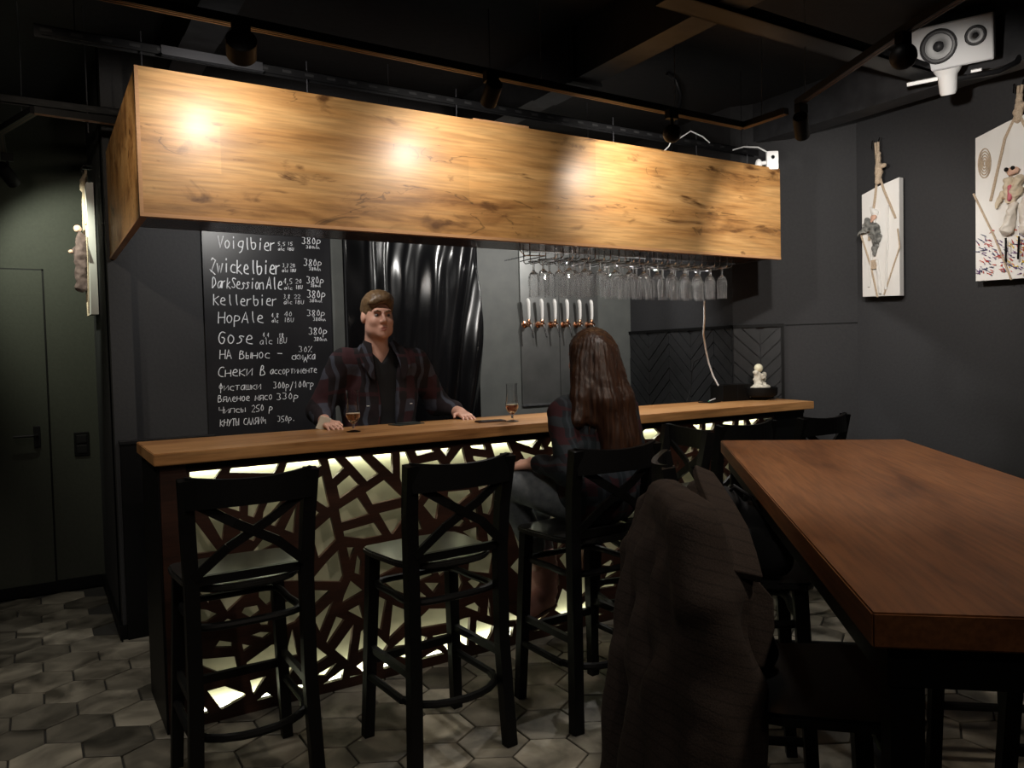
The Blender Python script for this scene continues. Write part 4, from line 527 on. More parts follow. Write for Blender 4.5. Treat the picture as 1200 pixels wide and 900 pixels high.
def lamp(label,x,y,z,tgt,zr,pw=0,ang=80,r=.038,ball=False,col=NEUT,L=.11,size=.02):
    t=thing('spotlight',label,'spotlight',(x,y,z),0)
    d=(Vector(tgt)-Vector((x,y,z))).normalized(); Q=d.to_track_quat('-Z','Y').to_matrix().to_4x4()
    MB().box(-.03,.03,-.018,.018,zr-z-.045,zr-z,bev=.003).obj('track_adapter',M['black'],t)
    MB().tube([(0,0,0),(0,0,zr-z-.04)],.008,8).obj('stem',M['black'],t)
    prof=[(0,L*.55),(r*.9,L*.55),(r,L*.5),(r,-L*.5),(r*.9,-L*.5),(r*.86,-L*.42),(0,-L*.40)] if not ball else [(r*math.sin(a),r*math.cos(a)) for a in [i*.22 for i in range(12)]]+[(r*.45,-r*.75),(0,-r*.7)]
    MB().lathe(prof,24,Q).obj('lamp_head',M['black'],t,True)
    MB().lathe([(r*.88,-L*.5),(r*.99,-L*.5),(r*.99,-L*.5+.003)] if not ball else [(r*.5,-r*.8),(r*.62,-r*.8)],24,Q).obj('bronze_ring',M['copper'],t,True)
    if pw:
        e=d*(L*.5+.012 if not ball else r+.01); spot('spotlight_beam',Vector((x,y,z))+e,tgt,pw,ang,size,col)
    return t
lamp('leftmost round black spotlight hanging from the long track above the canopy',.66,2.80,2.60,(.80,3.45,2.30),2.69,22,135,.052,size=.05,L=.07)
lamp('tilted black cylinder spotlight on the long track left of centre',1.67,2.80,2.60,(1.80,3.40,2.27),2.69,22,135,.036,size=.05,L=.10)
lamp('round black spotlight hanging on the long track near its right end',2.71,2.82,2.575,(3.0,3.42,2.34),2.69,26,140,.045,True,size=.04)
lamp('black cylinder spotlight at the bend of the short right track',3.27,2.50,2.60,(4.75,3.45,1.7),2.71,48,100,.036,size=.02,L=.13)
lamp('round black spotlight in front of the silver wall speaker',2.90,1.75,2.62,(4.88,2.75,2.1),2.71,80,80,.05,True,size=.02)
lamp('black cylinder spotlight in the dark upper left corner over the door',-.08,5.15,2.58,(.25,5.75,2.2),2.70,40,92,.036,size=.02,L=.13,col=(.95,1,.8))
lamp('added unseen black spotlight head for the fill light above the table',1.9,.2,2.78,(1.9,1.0,1.1),2.9,0)  # unlit head, added below the table fill spot
lamp('black cylinder spotlight on the long track left of the picture edge',-.38,2.80,2.60,(.38,4.15,2.25),2.69,30,62,.036,size=.03,L=.10,col=WARM)
def hoodlamp(x,y,z,tgt,pw,ang,label,col=(1,.97,.92)):
    lamp(label,x,y,z,tgt,2.765,pw,ang,.03,size=.015,L=.07,col=col)
hoodlamp(1.05,3.80,2.50,(1.3,4.75,2.1),34,125,'small spotlight hidden inside the canopy above the chalkboard')
hoodlamp(1.30,3.76,2.40,(1.66,4.15,1.6),7,100,'small spotlight inside the canopy left of the bartender',(1,.9,.82))
hoodlamp(2.45,3.80,2.45,(2.9,5.0,1.9),44,130,'small spotlight inside the canopy over the left end of the glass racks')
hoodlamp(2.72,3.95,2.27,(2.72,3.45,1.95),38,150,'small spotlight added inside the canopy to brighten the left glass rack')  # this and the next: hidden spots added to brighten the hanging glasses
hoodlamp(3.42,3.95,2.27,(3.42,3.45,1.95),38,150,'small spotlight added inside the canopy to brighten the right glass rack')
hoodlamp(3.80,3.78,2.42,(3.55,5.0,1.7),44,130,'small spotlight inside the canopy near the tap handles')
# ------------------------------------------------------------ chalkboard
bd=thing('chalkboard','tall black menu chalkboard with white handwritten beer prices','chalkboard',(1.245,4.80,1.0))
MB().box(-.385,.385,-.02,0,.0,1.56,bev=.002).obj('board_panel',M['board'],bd)
MB().box(.385,.46,-.03,0,.0,1.56).obj('right_edge_strip',M['lit_grey'],bd)
G={'A':"02 28 42|14 34",'K':"02 08|47 05 42",'H':"02 08|42 48|05 45",'D':"02 08 28 45 23 02",'S':"47 28 07 16 34 43 22 03",'Z':"17 28 47 12 03 22 41",'V':"08 22 48",'I':"22 28",'B':"02 08 27 37 25 05|25 44 32 02",'U':"08 03 22 43 48",'G':"47 28 05 12 32 45 25",
'a':"46 26 04 12 32 45|46 42",'b':"08 02 32 44 36 05",'c':"45 26 04 12 42",'e':"04 44 36 16 03 22 42",'g':"46 16 04 13 43|46 40 10",'i':"22 26|27 28",'k':"02 08|36 04 42",'l':"28 23 32",'n':"02 06|05 26 46 42",'o':"26 05 12 32 45 26",'p':"00 06 26 45 33 03",'r':"02 06|05 26 36",'s':"45 26 15 34 22 02",'w':"06 12 25 32 46",
'0':"28 05 22 45 28",'1':"16 28 22",'2':"07 28 46 02 42",'3':"08 48 25 44 22 03",'4':"38 04 44|38 32",'5':"48 08 05 35 43 22 02",'7':"08 48 12",'8':"25 07 28 47 25 03 22 43 25",',':"22 10",'.':"22 23",'%':"02 48|07 18|33 42",'/':"00 48",'-':"05 45",
'р':"00 06 26 45 33 03",'м':"02 06 23 46 42",'л':"02 26 42",'Н':"02 08|42 48|05 45",'А':"02 28 42|14 34",'В':"02 08 27 37 25 05|25 44 32 02",'ы':"02 06|04 24 22 02|42 46",'н':"02 06|42 46|04 44",'о':"26 05 12 32 45 26",'с':"45 26 04 12 42",'к':"02 06|46 04 42",'и':"06 02 46 42",'д':"00 02 42 40|12 26 32",'а':"46 26 04 12 32 45|46 42",
'И':"08 02 48 42",'С':"47 28 05 12 42",'е':"04 44 36 16 03 22 42",'в':"02 08 28 25 05|25 43 22 02",'т':"06 46|26 22",'Ф':"20 28|27 05 23 45 27",'ш':"06 02 42 46|22 26",'г':"02 06 46",'я':"42 46 16 04 44|24 02",'Ч':"08 05 45|48 42",'п':"02 06 46 42",'К':"02 08|47 05 42",'У':"08 24|48 12",'Т':"08 48|28 22",'Ы':"08 02 22 25 05|42 48",'Л':"02 28 42",'Я':"42 48 18 06 15 45|25 02",'М':"02 08 24 48 42"}
TXT=[('Voiglbier', 0.943, 2.181, 0.345, 0.072), ('5,5', 1.3, 2.215, 0.045, 0.021), ('15', 1.359, 2.218, 0.032, 0.021), ('alc', 1.299, 2.185, 0.042, 0.018), ('IBU', 1.354, 2.188, 0.043, 0.018), ('380р', 1.445, 2.231, 0.126, 0.046), ('380мл', 1.472, 2.206, 0.09, 0.018), ('Zwickelbier', 0.896, 2.035, 0.42, 0.084), ('3,7', 1.323, 2.081, 0.036, 0.024), ('20', 1.369, 2.083, 0.034, 0.024), ('alc', 1.319, 2.053, 0.039, 0.02), ('IBU', 1.368, 2.055, 0.037, 0.02), ('380р', 1.452, 2.094, 0.121, 0.046), ('380мл', 1.486, 2.069, 0.079, 0.02), ('DarkSession', 0.907, 1.944, 0.299, 0.064), ('Ale', 1.22, 1.947, 0.099, 0.075), ('4,5', 1.325, 1.982, 0.056, 0.033), ('20', 1.399, 1.985, 0.042, 0.027), ('alc', 1.328, 1.946, 0.053, 0.02), ('IBU', 1.398, 1.951, 0.046, 0.024), ('380р', 1.467, 1.984, 0.115, 0.046), ('380мл', 1.493, 1.966, 0.068, 0.015), ('Kellerbier', 0.909, 1.845, 0.38, 0.064), ('3,8', 1.323, 1.889, 0.039, 0.027), ('22', 1.387, 1.893, 0.043, 0.024), ('alc', 1.322, 1.857, 0.055, 0.024), ('IBU', 1.389, 1.858, 0.06, 0.024), ('380р', 1.467, 1.897, 0.123, 0.049), ('380мл', 1.482, 1.87, 0.084, 0.019), ('HopAle', 0.93, 1.739, 0.271, 0.067), ('4,8', 1.244, 1.773, 0.045, 0.027), ('40', 1.322, 1.779, 0.053, 0.03), ('alc', 1.246, 1.743, 0.042, 0.021), ('IBU', 1.318, 1.746, 0.064, 0.027), ('380р', 1.463, 1.782, 0.12, 0.04), ('380мл', 1.502, 1.753, 0.084, 0.022), ('Gose', 0.925, 1.616, 0.21, 0.076), ('4,4', 1.188, 1.653, 0.04, 0.027), ('18', 1.284, 1.649, 0.033, 0.027), ('alc', 1.167, 1.611, 0.081, 0.036), ('IBU', 1.268, 1.613, 0.066, 0.036), ('380р', 1.469, 1.666, 0.124, 0.046), ('380мл', 1.502, 1.626, 0.088, 0.025), ('НА Вынос -', 0.933, 1.524, 0.372, 0.055), ('30%', 1.403, 1.556, 0.089, 0.037), ('скидка', 1.358, 1.511, 0.152, 0.046), ('Снеки в', 0.918, 1.422, 0.286, 0.061), ('ассортименте', 1.223, 1.427, 0.296, 0.042), ('Фисташки', 0.919, 1.338, 0.252, 0.044), ('300р/100гр', 1.239, 1.335, 0.256, 0.042), ('Вяленое мясо', 0.915, 1.271, 0.32, 0.044), ('330р', 1.256, 1.265, 0.14, 0.042), ('Чипсы', 0.917, 1.205, 0.157, 0.038), ('250 р', 1.106, 1.201, 0.128, 0.042), ('КНУТЫ САЛЯМИ', 0.921, 1.127, 0.269, 0.041), ('350р.', 1.257, 1.131, 0.115, 0.036)]
random.seed(11)
for t,x0,z0,wd,h in TXT:
    n=len(t); adv=wd/n; cu=bpy.data.curves.new('chalk_lettering','CURVE'); cu.dimensions='3D'; cu.bevel_depth=max(.0016,h*.047); cu.bevel_resolution=1
    for i,ch in enumerate(t):
        if ch==' ': continue
        dz=random.uniform(-.04,.04)*h; sl=random.uniform(.02,.12)
        for st in G[ch].split('|'):
            P=[(int(q[0]),int(q[1])-2) for q in st.split()]
            nb=len(P)>2 and ch not in 'AZkKIVWwМНАЛТУКЯЫЧиыкяпшлмнтг1247'; s=cu.splines.new('NURBS' if nb else 'POLY'); s.points.add(len(P)-1)
            if nb: s.order_u=3; s.use_endpoint_u=True
            for q,(a,b) in zip(s.points,P):
                a+=random.uniform(-.12,.12); b+=random.uniform(-.12,.12)
                q.co=(x0-1.245+adv*(i+.08)+a/4*adv*.78+b/6*h*sl,-.0208,z0-1.0+b/6*h+dz,1)
    cu.resolution_u=3; o=bpy.data.objects.new('tmp',cu); COL.objects.link(o); bpy.context.view_layer.update()
    me=bpy.data.meshes.new_from_object(o.evaluated_get(bpy.context.evaluated_depsgraph_get())); bpy.data.objects.remove(o); me.materials.clear(); me.materials.append(M['chalk']); link('chalk_lettering',me,bd)
# ------------------------------------------------------------ plastic curtain
def curtain():
    W,H=.96,1.62; nx,nz=150,60; vs=[]
    for j in range(nz+1):
        v=j/nz
        for i in range(nx+1):
            u=i/nx; fan=(u-.30)*(1+.55*v)*.9
            y=.034*math.sin(15*fan+1.4*math.sin(2.2*v+u*5))+.014*math.sin(29*fan+2.6*v+1)+.03*math.sin(7*u+1.0)*(v)
            y+=.012*noise.noise(Vector((u*9,v*5,2)))
            vs.append((u*W-W/2,y-.03-.03*v,H-v*H))
    fs=[(j*(nx+1)+i,j*(nx+1)+i+1,(j+1)*(nx+1)+i+1,(j+1)*(nx+1)+i) for j in range(nz) for i in range(nx)]
    me=MB().add(vs,fs).mesh('plastic_sheet',M['plastic'],True)
    return me
ct=thing('plastic_curtain','glossy black plastic sheet hanging in folds behind the bartender','curtain',(2.18,4.72,.72))
c1=link('sheet',curtain(),ct); md=c1.modifiers.new('thick','SOLIDIFY'); md.thickness=.003
MB().tube([(-.52,-.03,1.63),(.5,-.03,1.63)],.012,8).obj('curtain_rod',M['black'],ct)
MB().tube([(.475,.02,.2),(.475,.02,1.6)],.018,6).obj('side_fold',M['plastic'],ct,True)
# ------------------------------------------------------------ beer taps
def tap(i,x,label):
    t=thing('beer_tap',label,'beer tap',(x,5.078,1.745),0,'row of beer taps on the steel sheet')
    MB().lathe([(0,0),(.026,0),(.026,.008),(.012,.012),(.012,.05),(0,.05)],16,Matrix.Rotation(PI/2,4,'X')).obj('wall_flange',M['copper'],t,True)
    MB().ball((0,-.06,0),.021).tube([(0,-.05,0),(0,-.085,-.004)],.014,12).obj('tap_body',M['copper'],t,True)
    MB().tube([(0,-.08,-.005),(.006,-.092,-.05),(.014,-.097,-.105)],[.008,.007,.0055],10).obj('spout',M['chrome'],t,True)
    MB().lathe([(0,.02),(.012,.02),(.012,.034),(.008,.045),(0,.045)],14,c=(0,-.06,0)).obj('collar',M['copper'],t,True)
    MB().tube([(0,-.06,.04),(.001,-.062,.07),(-.002,-.066,.13),(-.006,-.068,.17),(-.010,-.066,.19),(-.012,-.064,.20)],[.0115,.014,.0155,.0175,.016,.008],14,flat=.8).obj('handle',M['ivory'],t,True)
w_=['leftmost of the six white handled beer taps','second from left of the six white beer tap handles','third from left of the six white beer tap handles','fourth from left of the six white beer tap handles','fifth from left of the six white beer tap handles, above the brown hair','rightmost of the six white handled beer taps']
for i,x in enumerate((3.28,3.405,3.53,3.65,3.775,3.895)): tap(i,x,w_[i])
# ------------------------------------------------------------ glass rack and glasses
XS=[2.40+i*.1075 for i in range(13)]; YR=(3.42,3.515,3.61)
rk=[thing('glass_rack',l,'glass rack',(x,3.515,2.095)) for l,x in (('left chrome wire glass rack under the canopy',2.615),('middle chrome wire glass rack under the canopy',3.10),('right chrome wire glass rack under the canopy',3.53))]
for q,(t,a,b) in enumerate(zip(rk,(0,5,9),(5,9,13))):
    cx_=t.location.x
    for x in XS[a:b]:
        x-=cx_
        for s in(-.022,.022):
            MB().tube([(x+s,-.16,0),(x+s,-.16,-.065),(x+s*.8,-.15,-.075),(x+s*.8,.15,-.075),(x+s,.16,-.065),(x+s,.16,0)],.0028,6).obj('wire',M['chrome'],t,True)
    for y in(-.16,.16): MB().tube([(XS[a]-cx_-.03,y,-.004),(XS[b-1]-cx_+.03,y,-.004)],.0028,6).obj('cross_wire',M['chrome'],t,True)
wl=MB().tube([(-.10,-.15,0),(-.10,-.15,-.05),(-.07,-.15,-.075),(.06,-.15,-.07),(.06,.1,-.07)],.003,6).tube([(-.04,-.15,0),(-.04,-.15,-.07),(-.04,.1,-.07)],.003,6).obj('empty_hook_wire',M['chrome'],rk[0],True); wl.location.x=-.36
def hang_glass_mesh():
    o=[(0,0),(.031,0),(.031,-.003),(.006,-.008),(.005,-.05),(.008,-.056),(.022,-.068),(.031,-.09),(.0325,-.115),(.0285,-.16),(.0295,-.20),(.0285,-.20),(.0272,-.16),(.031,-.115),(.0295,-.092),(.02,-.072),(.0,-.066)]
    mb=MB().lathe(o,24); mb.v=[(x*(1+.022*math.cos(12*math.atan2(y,x))),y*(1+.022*math.cos(12*math.atan2(y,x))),z) for x,y,z in mb.v]
    return mb.mesh('hanging_glass',M['glassh'],False)
hg=hang_glass_mesh()
rows=['front','middle','back']
for j,y in enumerate(YR):
    for i,x in enumerate(XS):
        if (i,j) in((0,0),(4,2),(8,1)): continue
        lab='clear beer glass hanging upside down in the %s row of the wire racks'%rows[j]
        if j==0 and i==12: lab='clear beer glass at the far right end of the front row of the rack'
        link('hanging_glass',hg,None,lab,'glass','glasses in the %s row of the racks'%rows[j] if not(j==0 and i==12) else 'end glasses',None,(x,y,2.029),(0,0,random.uniform(0,6)))
# ------------------------------------------------------------ beer glasses and things on the bar
def beer_glass(x,y,fill,label):
    t=thing('beer_glass',label,'glass',(x,y,1.15))
    o=[(0,0),(.034,0),(.034,.003),(.007,.009),(.0055,.03),(.010,.040),(.024,.055),(.034,.075),(.0355,.09),(.031,.12),(.0285,.16),(.030,.205),(.0288,.205),(.0273,.16),(.0298,.12),(.0342,.09),(.0328,.077),(.023,.058),(0,.048)]
    MB().lathe(o,28).obj('glass_body',M['glass'],t,True)
    MB().lathe([(0,.0485),(.0228,.0585),(.0325,.0772),(.0338,.0895),(0,.0895)],28).obj('beer',fill,t,True)
    MB().lathe([(0,.0898),(.0336,.0898),(.0333,.0925),(0,.0925)],28).obj('foam',M['foam'],t,True)
    return t
beer_glass(1.315,3.60,M['beer'],'stemmed glass a third full of amber beer in front of the bartender')
beer_glass(2.17,3.505,M['beerred'],'stemmed glass a third full of red beer beside the dark phone')
mt=thing('coaster','flat dark slate coaster on the bar in front of the bartender','coaster',(1.68,3.79,1.15),.25)
MB().box(-.085,.085,-.05,.05,0,.006,bev=.002).obj('coaster_plate',M['slate'],mt); MB().box(-.05,.07,-.035,.035,.006,.010,bev=.001).obj('folded_card',M['slate'],mt)
ph=thing('phone','black phone with reddish brown edge lying left of the red beer','phone',(2.075,3.575,1.15),-.15)
MB().box(-.078,.078,-.038,.038,0,.008,bev=.003).obj('phone_case',M['lattice'],ph); MB().box(-.074,.074,-.035,.035,.008,.0095,bev=.0006).obj('screen',M['screen'],ph)
pp=MB().box(-.03,.03,-.002,.002,0,.07).obj('paper_slip',M['paper'],None,label='small pale paper slip standing beside the bartender hand',cat='paper',loc=(1.235,3.86,1.15),rot=(.35,.3,.2))
bxx=thing('black_box','black cardboard box on the right end of the bar top','box',(4.18,3.80,1.15),-.15)
MB().box(-.13,.13,-.07,.07,0,.115,bev=.003).obj('box_body',M['black'],bxx); MB().box(-.005,.0,-.0715,-.07,0,.115).obj('box_seam',M['blackm'],bxx); MB().box(.10,.112,-.074,-.07,.02,.055,bev=.001).obj('white_tag',M['white'],bxx)
fc=thing('tablet','flat dark tablet with a faintly lit edge beside the black box','tablet',(3.93,3.77,1.15),.3)
MB().box(-.07,.07,-.05,.05,0,.007,bev=.002).obj('tablet_body',M['black'],fc)
pn=thing('pen','pale pen with a green end lying across the dark tablet','pen',(3.94,3.755,1.163),.4)
MB().tube([(-.06,0,0),(.055,0,.01)],.004,8).obj('pen_barrel',M['white'],pn,True)
MB().tube([(-.075,0,-.001),(-.06,0,0)],[.002,.004],8).obj('pen_tip',mat('green_plastic',(.1,.5,.25),.4),pn,True)
wire=MB().tube([(3.72,3.60,1.83),(3.76,3.64,1.72),(3.83,3.72,1.62),(3.93,3.80,1.52),(4.0,3.84,1.42),(4.02,3.82,1.33),(4.05,3.80,1.26)],.006,8).obj('white_cable',M['white'],None,True,label='white cable hanging from the glass rack down to the black box',cat='cable')
bk=MB().tube([(3.80,3.86,1.155),(3.86,3.88,1.22),(3.88,3.885,1.35),(3.90,3.88,1.43),(3.96,3.86,1.46)],.003,6).obj('black_cable',M['black'],None,True,label='thin black cable looping up beside the tablet',cat='cable')
bw=thing('bowl','low black lacquer bowl under the stone ornament at the bar end','bowl',(4.36,3.70,1.15))
MB().lathe([(0,0),(.055,0),(.06,.01),(.11,.03),(.118,.05),(.118,.085),(.112,.09),(.105,.086),(.10,.07),(0,.07)],36).obj('bowl_body',M['black'],bw,True)
so=thing('stone_ornament','pale knobbly stone ornament with a round ball on top','ornament',(4.36,3.70,1.219))
random.seed(21)
fsx=[ell((0,0,.02),(.085,.06,.022)),cap((-.02,0,.03),(-.025,0,.11),.028,.024),cap((-.03,.0,.05),(.035,.0,.085),.016),cap((.035,0,.085),(.045,0,.11),.018),cap((-.02,0,.10),(-.045,0,.125),.018),cap((.02,0,.03),(-.01,0,.08),.018)]+[ell((random.uniform(-.06,.06),random.uniform(-.03,.03),random.uniform(.01,.11)),(.014,.014,.012)) for _ in range(9)]
link('stone_body',sdf_mesh('stone_body',union(fsx,.008),(-.11,-.08,-.01),(.11,.08,.17),.004,M['stone'],.004,60),so)
MB().ball((-.015,0,.155),.031,18,12).obj('round_ball',M['orb'],so,True)
# ------------------------------------------------------------ bar stools
def stool_parts(t,back=True):
    # local: faces +Y, back at -Y ; seat height .76, width .42
    w=.195
    def leg(x,y,xb,yb,z): MB().bar((xb,yb,0),(x,y,z),.038,.040,taper=1.15).obj('leg',M['black'],t)
    if back:
        for s in(-1,1):
            mb=MB(); pts=[(s*.205,-.20,0),(s*.19,-.185,.4),(s*.19,-.185,.76),(s*.197,-.20,.95),(s*.205,-.235,1.13)]
            for a,b in zip(pts,pts[1:]): mb.bar(a,b,.042,.046)
            mb.obj('leg',M['black'],t)
        # curved top rail, bowed to the rear
        mb=MB(); n=12; vs=[]
        for i in range(n+1):
            u=-1+2*i/n; x=u*.205; y=-.232-.045*(1-u*u); lo=1.03+.004*(1-u*u); hi=1.138-.016*(1-u*u)
            vs+=[(x,y-.011,lo),(x,y+.011,lo),(x,y+.011,hi),(x,y-.011,hi)]
        fs=[(3,2,1,0),(4*n,4*n+1,4*n+2,4*n+3)]
        for i in range(n):
            for k in range(4): fs.append((4*i+k,4*i+(k+1)%4,4*i+4+(k+1)%4,4*i+4+k))
        mb.add(vs,fs).obj('top_rail',M['black'],t)
        for s in(-1,1):
            mb=MB(); P=[Vector((s*.185,-.205,.80)),Vector((s*.08,-.238,.895)),Vector((-s*.06,-.25,.975)),Vector((-s*.17,-.238,1.045))]
            for a,b in zip(P,P[1:]): mb.bar(a,b,.032 if s>0 else .03,.013,up=(0,1,0))
            mb.obj('cross_slat',M['black'],t)
        MB().bar((-.185,-.19,.785),(.185,-.19,.785),.02,.03).obj('lower_back_rail',M['black'],t)
    else:
        for s in(-1,1): leg(s*.17,-.165,s*.205,-.20,.745)
    for s in(-1,1): leg(s*.175,.17,s*.205,.205,.745)
    # seat : squarish front, rounded rear
    P=[]
    for i in range(17):
        a=PI+PI*i/16; P.append((.205*math.copysign(abs(math.cos(a))**.75,math.cos(a)),-.03+.185*math.sin(a)))
    P+=[(.215,.10),(.212,.185),(.19,.208),(0,.222),(-.19,.208),(-.212,.185),(-.215,.10)]
    vs,fs=slab(P,.738,.764,.007); 
    vs=[Vector((v.x,v.y,v.z-(.008*max(0,1-(v.x/.15)**2-((v.y)/.15)**2) if v.z>.76 else 0))) for v in vs]
    MB().add(vs,fs).obj('seat',M['seat'],t)
    rg=[(-.165,-.155),(0,-.185),(.165,-.155),(.175,0),(.16,.165),(0,.175),(-.16,.165),(-.175,0)]
    def smooth_loop(pts,z,n=5):
        out=[]; k=len(pts)
        for i in range(k):
            p0,p1,p2,p3=[Vector((*pts[(i+q)%k],z)) for q in(-1,0,1,2)]
            for j in range(n):
                u=j/n; out.append(.5*((2*p1)+(p2-p0)*u+(2*p0-5*p1+4*p2-p3)*u*u+(3*p1-p0-3*p2+p3)*u**3))
        return out
    MB().tube(smooth_loop(rg,.62),.014,8,closed=True).obj('upper_hoop',M['black'],t,True)
    for s in(-1,1): MB().bar((s*.19,-.175,.36),(s*.19,.185,.36),.02,.028).obj('side_rung',M['black'],t)
    MB().bar((-.185,.19,.31),(.185,.19,.31),.022,.03).obj('foot_rung',M['black'],t)
    ar=[(-.195,-.19)]+[(-.195+.39*i/10,-.19+ .0-.06*math.sin(PI*i/10)) for i in range(1,10)]+[(.195,-.19)]
    ar=[(-.2,.17),(-.198,-.10)]+[(-.19*math.cos(PI*i/10),-.10-.13*math.sin(PI*i/10)) for i in range(0,11)]+[(.198,-.10),(.2,.17)]
    MB().tube([(a,b,.25) for a,b in ar],.015,8).obj('lower_hoop',M['black'],t,True)
st0=thing('bar_stool','black cross-back bar stool at the left end of the bar','bar stool',(.60,2.875,0),0,'black cross-back bar stools'); stool_parts(st0)
def stool(label,bx_,by_,deg,dy=.235,group='black cross-back bar stools'):
    c=copy_tree(st0); a=math.radians(deg); c.location=(bx_-math.sin(a)*dy,by_+math.cos(a)*dy,0); c.rotation_euler=(0,0,a); c['label']=label; c['group']=group; return c
stool('empty black cross-back bar stool left of the seated woman',1.303,2.463,3)
sW=stool('black cross-back bar stool the long-haired woman sits on',1.975,2.40,1)
stool('black bar stool turned sideways just right of the woman',2.69,2.73,74)
stool('black bar stool behind the left back corner of the high table',3.10,2.716,4)
stool('rightmost black bar stool at the bar end, its back above the table',3.685,2.687,4)
TA=-131.6
sC=stool('black bar stool under the brown wool coat at the table left side',1.262,1.278,TA)
sJ=stool('black bar stool at the table left side with a black jacket on it',1.86,1.99,TA)
sl=thing('backless_stool','backless black stool under the far right side of the high table','bar stool',(2.90,1.50,0),math.radians(48.4)); stool_parts(sl,False)
sl2=thing('backless_stool','backless black stool nearest the photographer on the table right side','bar stool',(2.30,.82,0),math.radians(48.4)); stool_parts(sl2,False)
# ------------------------------------------------------------ high table
tb=thing('high_table','high table with thick brown oak top and black frame','table',(1.06,.694,0))
ux=Vector((.6635,.7482,0)); vx=Vector((.7482,-.6635,0)); TL=2.33; TW=.77
tb.rotation_euler=(0,0,math.atan2(vx.y,vx.x))   # local x across (to the right), local y along the length
vs,fs=slab([(0,0),(TW,0),(TW,TL),(0,TL)],1.045,1.10,.003); MB().add(vs,fs).obj('table_top',M['table'],tb)
for nme,b in(('apron',(.03,TW-.03,.03,.055,.975,1.045)),('apron',(.03,TW-.03,TL-.055,TL-.03,.975,1.045)),('apron',(.03,.055,.055,TL-.055,.975,1.045)),('apron',(TW-.055,TW-.03,.055,TL-.055,.975,1.045))): MB().box(*b).obj(nme,M['black'],tb)
for x in(.035,TW-.085):
    for y in(.035,TL-.085): MB().box(x,x+.05,y,y+.05,0,.98).obj('leg',M['black'],tb)
MB().box(TW/2-.02,TW/2+.02,.06,TL-.06,.18,.22).obj('foot_rail',M['black'],tb)
for y in(.045,TL-.075): MB().box(.06,TW-.06,y,y+.03,.18,.22).obj('cross_rail',M['black'],tb)
# ------------------------------------------------------------ coat over the stool back (local frame of the coat stool)
co=thing('wool_coat','brown grey wool coat draped over a stool back at the table','coat',(1.438,1.122,0))
CS={'s0':([(-.13,.36,1.12),(-.20,.33,1.02),(-.24,.30,.8),(-.26,.28,.5)],(.02,.022,.026,.03)),
's1':([(-0.137,0.294,1.153),(-0.234,0.255,1.044),(-0.32,0.217,0.83),(-0.38,0.183,0.548),(-.40,.17,.38)],(.03,.034,.038,.04,.04)),
's2':([(-0.154,0.245,1.154),(-0.255,0.186,1.041),(-0.351,0.118,0.831),(-0.401,0.079,0.568),(-.42,.07,.36)],(.036,.038,.042,.046,.046)),
's3':([(-0.211,0.163,1.145),(-0.291,0.089,1.012),(-0.352,0.036,0.823),(-0.406,-0.01,0.596),(-.42,-.02,.36)],(.04,.046,.05,.056,.056)),
's4':([(-0.267,0.079,1.147),(-0.304,0.014,0.996),(-0.345,-0.039,0.813),(-0.379,-0.075,0.585),(-.39,-.08,.36)],(.042,.05,.055,.06,.06)),
's5':([(-0.255,0.05,1.147),(-0.278,-0.025,1.002),(-0.302,-0.066,0.812),(-0.336,-0.102,0.584),(-.35,-.11,.36)],(.042,.046,.05,.056,.056)),
's6':([(-0.217,0.047,1.11),(-0.218,-0.016,0.988),(-0.241,-0.056,0.828),(-0.274,-0.093,0.575),(-.28,-.1,.38)],(.03,.034,.036,.04,.04)),
'r1':([(-0.095,0.326,1.142),(-0.193,0.187,1.149),(-0.275,0.07,1.145)],(.040,.046,.048)),'r3':([(-.24,.10,1.15),(-.29,.02,1.12),(-.31,-.03,1.0),(-.33,-.07,.8),(-.36,-.10,.5)],(.045,.044,.044,.046,.05)),
'r2':([(-0.021,0.281,1.145),(-0.109,0.157,1.11),(-0.188,0.039,1.05)],(.032,.034,.034)),
'i1':([(-.03,.27,1.12),(.02,.24,.95),(.05,.2,.80)],(.03,.035,.035)),'i2':([(-.12,.15,1.09),(-.07,.12,.95),(-.03,.09,.80)],(.03,.04,.04))}
F=[cap((-.30,.02,1.137),(-.335,-.02,1.0),.052,.05)]
for P,rr in CS.values():
    for a,b,r0,r1 in zip(P,P[1:],rr,rr[1:]): F.append(cap(a,b,r0,r1))
cmesh=union(F,.022)
def coatf(p):
    d=cmesh(p); s=p[0]*.66+p[1]*.75
    return d+.008*np.sin(s*48+5*p[2]+1.5*np.sin(p[2]*7))*np.clip((1.2-p[2])*3,0,1)
link('coat_body',sdf_mesh('coat_body',coatf,(-.55,-.22,.28),(.14,.42,1.23),.010,M['coat'],.005,11),co)
def strip(P,wd,th,name,par,m,nrm=(0,0,1)):
    vs=[];n=len(P)
    for i,(p,wv) in enumerate(zip(P,wd)):
        p=Vector(p); wv=Vector(wv); d=(Vector(P[min(i+1,n-1)])-Vector(P[max(i-1,0)])).normalized(); nn_=d.cross(wv).normalized()*th/2
        vs+=[p-wv/2-nn_,p+wv/2-nn_,p+wv/2+nn_,p-wv/2+nn_]
    fs=[(3,2,1,0),(4*n-4,4*n-3,4*n-2,4*n-1)]+[(4*i+k,4*i+(k+1)%4,4*i+4+(k+1)%4,4*i+4+k) for i in range(n-1) for k in range(4)]
    o=MB().add(vs,fs).obj(name,m,par,True); b=o.modifiers.new('b','BEVEL'); b.width=.004; b.segments=2; return o
cw=Vector((.85,-.53,0)); LP=[(-.03,.255,1.20),(-.075,.19,1.18),(-.12,.12,1.155),(-.165,.05,1.125),(-.208,-.008,1.085),(-.24,-.05,1.045)]
